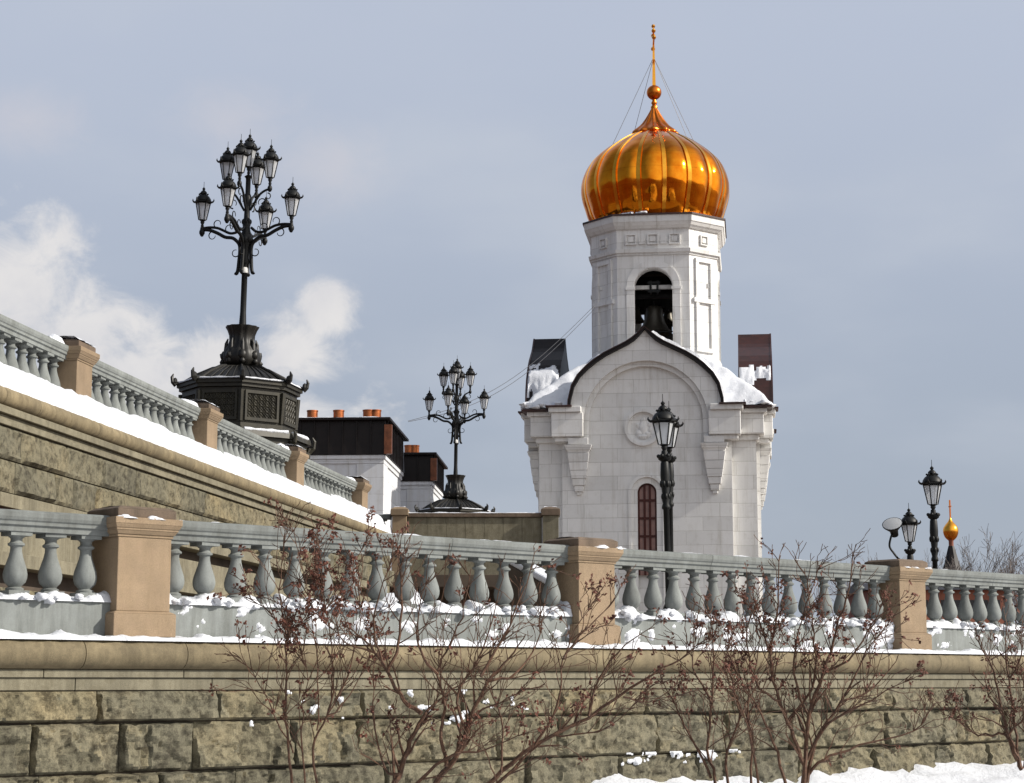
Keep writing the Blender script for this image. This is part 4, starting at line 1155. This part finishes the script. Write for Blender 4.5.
m.x = Matrix.Rotation(R(4.5), 4, 'Z')
m.add([(-t * 1.7, -t * 2, zo), (t * 1.7, -t * 2, zo), (t * 1.7, t * 2, zo), (-t * 1.7, t * 2, zo), (-t * .55, -t, zt), (t * .55, -t, zt), (t * .55, t, zt), (-t * .55, t, zt)], [(0, 3, 2, 1), (4, 5, 6, 7), (0, 1, 5, 4), (1, 2, 6, 5), (2, 3, 7, 6), (3, 0, 4, 7)])
for (v, l) in ((32, .35), (42, .85), (60, .45)): m.box(-t * .75, t * .75, -l, l, dz(v) - .06, dz(v) + .06)
for (v, l) in ((42, .85), (32, .35), (42, -.85), (32, -.35)): m.ball((0, l, dz(v)), .11, 8)
m.ball((0, 0, dz(25)), .1, 8); m.build('cross', 'gold_plain', ch, smooth=30)
m = MB()
zw = dz(56)
for (ux, v, y) in ((-44.5, 152, -.7), (-27.5, 145, 1.0), (42, 150, -.7), (38, 147, .9)):
    p1 = Vector((ux * PD, y, dz(v))); m.tube([Vector((0, 0, zw)), p1], .012, 4)
m.build('guy_wire', 'wire', ch)
# bells
def bell(x, y, ztop, r, label):
    o = empty('church_bell', tuple(ch_world(x, y, ztop)), 0, label, 'bell', 'bells in the belfry')
    m = MB(); m.lathe([(.06 * r, .12 * r), (.35 * r, .05 * r), (.48 * r, -.1 * r), (.54 * r, -.6 * r), (.66 * r, -1.0 * r), (.85 * r, -1.3 * r), (1.0 * r, -1.5 * r), (.96 * r, -1.56 * r), (.8 * r, -1.4 * r)], 24, cap=False); m.build('bell_body', 'bell_bronze', o, smooth=50)
    m = MB(); m.tube([(0, 0, -.2 * r), (0, 0, -1.5 * r)], .05 * r, 6); m.ball((0, 0, -1.5 * r), .14 * r, 10); m.tube([(0, 0, .0), (0, 0, .35 * r)], .07 * r, 6); m.build('clapper', 'iron', o)
def ch_world(x, y, z): return Matrix.Translation(ch.location) @ Matrix.Rotation(-TH, 4, 'Z') @ Vector((x, y, z))
bz = dz(287, -2)
bell(.22, -1.2, dz(303, -2), .82, 'large dark bell hanging in the middle of the belfry arch')
bell(-.75, .2, bz - .5, .45, 'small dark bell hanging left behind the large bell in the belfry')
bell(.8, .4, bz - .7, .42, 'small dark bell hanging right behind the large bell in the belfry')
bell(.25, 1.2, bz - 1.1, .6, 'middling dark bell at the back of the belfry')
m = MB(); m.box(-DA + .4, DA - .4, -DA + .75, -DA + .95, bz - .09, bz + .09); m.build('bell_beam', 'whitewash', ch, bevel=.01)
m = MB()
for x in (-.16, .16): m.box(x - .05, x + .05, -DA + .70, -DA + 1.0, bz - .3, bz + .3)
for z in (-.2, .2): m.box(-.3, .3, -DA + .68, -DA + .72, bz + z - .05, bz + z + .05)
for y in (-1.2, 1.2): m.box(-DA + .4, DA - .4, y - .08, y + .08, bz - .35, bz - .15); m.box(y - .08, y + .08, -DA + .4, DA - .4, bz + .1, bz + .3)
for (x, y) in ((-.5, .9), (.55, .8), (0, 1.5), (-1.2, 0), (1.2, 0)): m.box(x - .14, x + .14, y - .1, y + .1, z1 + .3, bz + .1)
m.box(-1.3, 1.3, 1.3, 1.5, bz - .6, z3 - .1); m.box(-1.7, 1.7, -.3, .3, dz(272), z3 - .1); m.box(-1.5, 1.5, .9, 1.1, oz0 - .2, dz(330))
m.build('bell_frame', 'iron', ch)
m = MB()
for x in [-.9 + .2 * i for i in range(10)]: m.tube([(x, -DA + .3, oz0), (x, -DA + .3, oz0 + .9)], .015, 4)
m.tube([(-ohw, -DA + .3, oz0 + .9), (ohw, -DA + .3, oz0 + .9)], .03, 5); m.build('railing', 'iron', ch)
for o_ in ch.children:
    if o_ not in n_before: o_.location.x += .27
# cables from the drum down to the pavilion roof
m = MB()
pA = at(594, 306, 86); pB = at(408, 421, 82)
for o_ in (0, .12):
    pts = []
    for i in range(21):
        t = i / 20; p = pA.lerp(pB, t); p.z -= 1.0 * math.sin(PI * t) * (1 + o_); pts.append(p + Vector((0, o_ * 2, -o_ * (1 - t))))
    m.tube(pts, .011, 4)
o = m.build('cable', 'wire'); tag(o, 'thin dark cable sagging from the bell tower down to the pavilion roof', 'cable')

# ------------------------------------------------------------------ far right: small cupola, brick building, trees
YS = 190.0
p = at(952, 568, YS); root = empty('chapel', (p.x, p.y, 0), R(10), 'distant small chapel spire with a gold cupola, behind the right end of the balustrade', 'church')
def sz_(v): return hz(v, YS)
PS = mpx(1, YS, 540)
m = MB(); m.lathe([(12 * PS, sz_(574)), (8 * PS, sz_(564)), (4.2 * PS, sz_(550)), (3 * PS, sz_(546))], 8); m.build('tent_roof', 'roof_metal', root)
m = MB(); m.lathe([(2.4 * PS, sz_(547)), (2.4 * PS, sz_(541)), (3 * PS, sz_(540)), (2.6 * PS, sz_(539))], 12); m.build('neck', 'rust_brick', root, smooth=40)
m = MB(); m.lathe(smooth_pts([(3.2 * PS, sz_(540)), (6 * PS, sz_(537)), (7.6 * PS, sz_(532)), (7.2 * PS, sz_(528)), (5 * PS, sz_(524.5)), (2.4 * PS, sz_(521.5)), (.7 * PS, sz_(518))], 3), 24); m.build('cupola', 'gold_plain', root, smooth=60)
m = MB(); m.box(-.6 * PS, .6 * PS, -.6 * PS, .6 * PS, sz_(519), sz_(500)); m.box(-.5 * PS, .5 * PS, -3 * PS, 3 * PS, sz_(507), sz_(506)); m.build('cross', 'gold_dark', root)
m = MB(); m.box(-11 * PS, 11 * PS, -11 * PS, 11 * PS, 0, sz_(572)); m.build('walls', 'rust_brick', root)
YB = 120.
pb = at(930, 590, YB); root = empty('brick_building', (pb.x, pb.y, 0), 0, 'low red brick building glimpsed through the balusters at the right', 'building')
x0, x1 = at(870, 590, YB).x - pb.x, at(1010, 590, YB).x - pb.x
m = MB(); m.box(x0, x1, 0, 8, 0, hz(590, YB)); m.build('walls', 'rust_brick', root)
m = MB(); m.prismX([(-.4, hz(590, YB)), (8.4, hz(590, YB)), (4, hz(580, YB))], x0 - .3, x1 + .3); m.build('roof', 'roof_metal', root)
for i in range(10):
    x = x0 + 1 + i * (x1 - x0 - 2) / 9; m = MB(); m.box(x - .35, x + .35, -.03, .1, hz(612, YB), hz(600, YB)); m.build('window', 'dark_glass', root)

def grow(m, p, d, L, r, depth, rnd, leaves=None, up=.15, spread=.6, nk=3, twigr=.004, wig=.25, sides=4):
    pts = [p.copy()]; rad = [r]; n = 4
    for i in range(n):
        d = (d + Vector((rnd.gauss(0, wig), rnd.gauss(0, wig), rnd.gauss(0, wig) + up)) * .35).normalized()
        p = p + d * (L / n); pts.append(p.copy()); rad.append(max(twigr, r * (1 - .45 * (i + 1) / n)))
    m.tube(pts, rad, sides if r > .008 else 3)
    if leaves is not None and depth <= 1: leaves.append((pts[-1], pts[-2], depth))
    if depth > 0:
        for k in range(nk):
            i = rnd.choice((1, 2, 3, 4)) if k else 4
            ax = Vector((rnd.gauss(0, 1), rnd.gauss(0, 1), rnd.gauss(0, 1))).normalized()
            nd = (Matrix.Rotation(rnd.uniform(.35, 1.) * spread, 3, ax) @ d).normalized()
            grow(m, pts[i], nd, L * rnd.uniform(.55, .85), rad[i] * .68, depth - 1, rnd, leaves, up, spread, nk, twigr, wig, sides)
def far_tree(u, vtop, Y, label, seed, wide=1.):
    rnd = random.Random(seed); t = at(u, vtop, Y); root = empty('bare_tree', (t.x, t.y, 0), 0, label, 'tree', 'bare trees in the distance')
    m = MB(); H = t.z; m.tube([(0, 0, 0), (0, 0, H * .35), (.1, 0, H * .6)], [.28, .2, .12], 6); m.build('trunk', 'bark_hazed', root)
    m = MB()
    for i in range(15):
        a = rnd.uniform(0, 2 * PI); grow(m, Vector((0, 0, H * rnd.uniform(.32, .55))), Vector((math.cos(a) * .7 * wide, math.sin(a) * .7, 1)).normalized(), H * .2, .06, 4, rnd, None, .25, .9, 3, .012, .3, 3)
    m.build('crown', 'bark_hazed', root)
far_tree(985, 546, 125, 'bare grey tree just right of the distant gold cupola', 1)
far_tree(1022, 551, 130, 'bare grey tree at the right edge of the photo beyond the balustrade', 2)
far_tree(936, 556, 170, 'faint bare tree between the two right lamp posts', 3, 1.2)
far_tree(868, 560, 190, 'faint low bare tree left of the floodlight lamp post', 4, 1.3)
far_tree(965, 556, 180, 'faint bare tree behind the distant gold cupola', 5, 1.2)

# ------------------------------------------------------------------ bushes in front of the wall
def bush(label, Y, base_uv, stems, seed, leafn, leafden=1., cat='bush', r0=.02):
    rnd = random.Random(seed)
    b = at(base_uv[0], base_uv[1], Y); root = empty('bare_bush', b, 0, label, cat, 'bare bushes before the wall')
    m = MB(); leaves = []
    for st_ in stems:
        rr = st_[0] * r0; pts = []
        oy = rnd.uniform(-.35, .35)
        for i, (u, v) in enumerate(st_[1:]):
            q = i / max(1, len(st_) - 2); pts.append(at(u, v, Y + oy * q + rnd.uniform(-.04, .04)) - b)
        sp = [Vector(p_) for p_ in smooth_pts([tuple(p_) for p_ in pts], 4)]
        n = len(sp); rad = [max(.0035, rr * (1 - .85 * i / (n - 1))) for i in range(n)]
        sp = [p_ + Vector((rnd.gauss(0, .006), rnd.gauss(0, .006), rnd.gauss(0, .006))) for p_ in sp]
        m.tube(sp, rad, 6)
        tot = sum((sp[i + 1] - sp[i]).length for i in range(n - 1))
        nt = int(tot * leafn * 1.9)
        for k in range(nt):
            i = int(n * rnd.uniform(.22, 1.)); i = min(n - 2, i); d = (sp[i + 1] - sp[i]).normalized()
            ax = Vector((rnd.gauss(0, .5), rnd.gauss(0, 1.2), rnd.gauss(0, .5))).normalized()
            nd = (Matrix.Rotation(rnd.choice((-1, 1)) * rnd.uniform(.4, 1.1), 3, ax) @ d + Vector((0, 0, .25))).normalized()
            grow(m, sp[i], nd, rnd.uniform(.16, .42) * (1 - .7 * i / n), max(.005, rad[i] * .55), 2, rnd, leaves, .12, .9, 2, .0028, .3, 4)
    m.build('stems', 'bark', root)
    lf = MB()
    for (p, q, dep) in leaves:
        if rnd.random() > .62 * leafden: continue
        den = fb(p.x * 1.1 + seed, p.z * 1.1, seed)
        if den < .02 and rnd.random() < .85: continue
        for k in range(rnd.randint(3, 8)):
            c = p.lerp(q, rnd.random()) + Vector((rnd.gauss(0, .018), rnd.gauss(0, .018), rnd.gauss(0, .018)))
            s_ = rnd.uniform(.007, .017); u_ = Vector((rnd.gauss(0, 1), rnd.gauss(0, 1), rnd.gauss(0, 1))).normalized(); w_ = u_.orthogonal().normalized(); x_ = u_.cross(w_)
            lf.add([c - u_ * s_ * 1.6, c + w_ * s_ + x_ * s_ * .3, c + u_ * s_ * 1.5, c - w_ * s_ + x_ * s_ * .3, c + x_ * s_ * .7], [(0, 1, 4), (1, 2, 4), (2, 3, 4), (3, 0, 4)])
    lo = lf.build('dried_leaves', 'dry_leaf', root); lo['kind'] = 'stuff'
    return root
def z1_(pts): return [(240 + x / 2.768, 500 + y / 2.768) for x, y in pts]
def z2_(pts): return [(480 + x / 2.767, 500 + y / 2.767) for x, y in pts]
def z3_(pts): return [(740 + x / 2.768, 500 + y / 2.768) for x, y in pts]
S = lambda k, f, *p: [k] + f(p)
bush('slender bare bush with rusty seed clusters before the wall, leftmost of the bushes', 15.2, (300, 800), [
    S(.9, z1_, (150, 860), (140, 760), (125, 600), (130, 480), (130, 390), (180, 320), (215, 250)),
    S(.5, z1_, (132, 400), (100, 330), (60, 290), (10, 270)),
    S(.5, z1_, (132, 390), (110, 250), (125, 120), (130, 40)),
    S(.8, z1_, (225, 860), (200, 690), (240, 600), (258, 500), (250, 380), (230, 260), (215, 90)),
    S(.5, z1_, (215, 640), (215, 500), (200, 330), (175, 200), (140, 60)),
    S(.5, z1_, (245, 590), (300, 480), (330, 300), (300, 140)),
    S(.5, z1_, (150, 700), (80, 560), (30, 470), (-20, 420)),
    S(.5, z1_, (180, 330), (250, 290), (300, 220), (345, 120)),
    S(.6, z1_, (190, 860), (170, 640), (185, 500), (160, 380)),
    S(.5, z1_, (240, 600), (290, 560), (340, 470), (370, 400))], 21, 6.5, .72, r0=.015)
bush('largest bare bush with thick forked trunks before the middle of the wall', 14.6, (405, 805), [
    S(1.9, z1_, (400, 870), (430, 783), (465, 690), (505, 600), (545, 560), (620, 505)),
    S(1.2, z1_, (505, 590), (455, 555), (410, 480), (372, 420), (325, 370), (280, 340)),
    S(1., z1_, (410, 470), (440, 400), (448, 270), (440, 170), (430, 90)),
    S(1.7, z1_, (500, 870), (545, 783), (610, 690), (640, 600), (690, 500), (740, 440), (790, 370)),
    S(1.1, z1_, (430, 840), (500, 770), (590, 705), (680, 690), (790, 640)),
    S(1.1, z1_, (570, 740), (560, 640), (568, 560), (548, 480), (580, 400), (620, 300), (640, 190)),
    S(.8, z1_, (548, 480), (500, 420), (490, 330), (520, 210)),
    S(.9, z1_, (625, 640), (600, 540), (660, 440), (700, 330), (730, 190)),
    S(.7, z1_, (400, 460), (370, 360), (390, 250), (420, 160)),
    S(.7, z1_, (372, 420), (300, 400), (250, 350)),
    S(.8, z1_, (440, 760), (400, 740), (370, 600), (370, 470)),
    S(1.2, z1_, (640, 860), (740, 760), (800, 700), (900, 620)),
    S(.8, z1_, (690, 500), (760, 480), (820, 400), (830, 300)),
    S(.8, z2_, (0, 490), (60, 390), (100, 300), (150, 170)),
    S(.6, z1_, (640, 600), (720, 560), (800, 520))], 22, 5.5, .42, r0=.0155)
bush('bare bush leaning right with one long diagonal branch, before the second pillar', 14.9, (470, 808), [
    S(1.5, z2_, (-30, 850), (40, 770), (150, 680), (300, 600), (450, 500), (550, 440), (650, 370)),
    S(.8, z2_, (300, 600), (330, 500), (400, 400), (480, 350)),
    S(.7, z2_, (150, 680), (220, 560), (230, 440), (280, 330), (345, 235)),
    S(.7, z2_, (230, 440), (300, 350), (375, 275)),
    S(.7, z2_, (60, 760), (60, 600), (20, 500), (40, 380)),
    S(.6, z2_, (400, 540), (470, 560), (560, 500)),
    S(.6, z2_, (200, 650), (330, 640), (430, 570))], 23, 5.0, .45, r0=.0155)
bush('upright thin stemmed bare bush between the second pillar and the round one', 15.6, (712, 800), [
    S(1., z2_, (650, 850), (650, 760), (630, 690), (640, 560), (645, 470), (640, 330), (630, 300)),
    S(.9, z2_, (690, 850), (680, 700), (720, 600), (690, 470), (700, 360)),
    S(.8, z2_, (640, 770), (580, 650), (540, 570), (500, 500)),
    S(.8, z2_, (740, 850), (755, 700), (740, 560), (770, 420), (760, 300)),
    S(.7, z2_, (640, 560), (590, 460), (600, 380)),
    S(.6, z2_, (720, 600), (760, 520), (800, 460))], 24, 6.0, .6, r0=.016)
bush('wide fan shaped bare bush before the wall left of the third pillar', 15.0, (802, 795), [
    S(1.6, z3_, (160, 840), (180, 760), (150, 660), (110, 560), (85, 430), (105, 290), (110, 150)),
    S(1.5, z3_, (175, 830), (180, 740), (190, 600), (230, 480), (270, 360), (300, 250), (312, 150)),
    S(1.2, z3_, (185, 780), (210, 660), (280, 560), (350, 420), (440, 300)),
    S(1.0, z3_, (185, 720), (240, 620), (330, 570), (480, 490)),
    S(1.0, z3_, (190, 760), (230, 720), (330, 680), (480, 640), (520, 590)),
    S(1.0, z3_, (140, 830), (100, 700), (60, 590), (0, 500), (-40, 400)),
    S(.8, z3_, (110, 560), (40, 500), (20, 360), (60, 260)),
    S(.8, z3_, (190, 600), (150, 480), (170, 330), (230, 160)),
    S(.8, z3_, (230, 480), (300, 440), (370, 340), (390, 290)),
    S(.7, z3_, (280, 560), (370, 520), (440, 430)),
    S(.8, z3_, (85, 430), (50, 330), (10, 280)),
    S(.8, z3_, (130, 620), (200, 520), (205, 400), (190, 280), (180, 190)),
    S(.9, z3_, (60, 850), (40, 720), (20, 620), (-10, 540))], 25, 6.0, .4, r0=.015)
bush('low bare bush growing at the right edge of the photo', 17.0, (1018, 768), [
    S(1.5, z3_, (780, 745), (755, 680), (725, 590), (700, 470), (650, 380)),
    S(1.1, z3_, (765, 720), (730, 650), (660, 650), (600, 610), (560, 590)),
    S(1., z3_, (770, 740), (760, 620), (745, 500), (735, 400), (740, 340)),
    S(1., z3_, (790, 740), (800, 620), (786, 500), (800, 380)),
    S(.7, z3_, (725, 590), (680, 520), (690, 430)),
    S(.7, z3_, (745, 500), (780, 430), (770, 360)),
    S(.8, z3_, (740, 650), (790, 600), (830, 520))], 26, 6.0, .6, r0=.015)
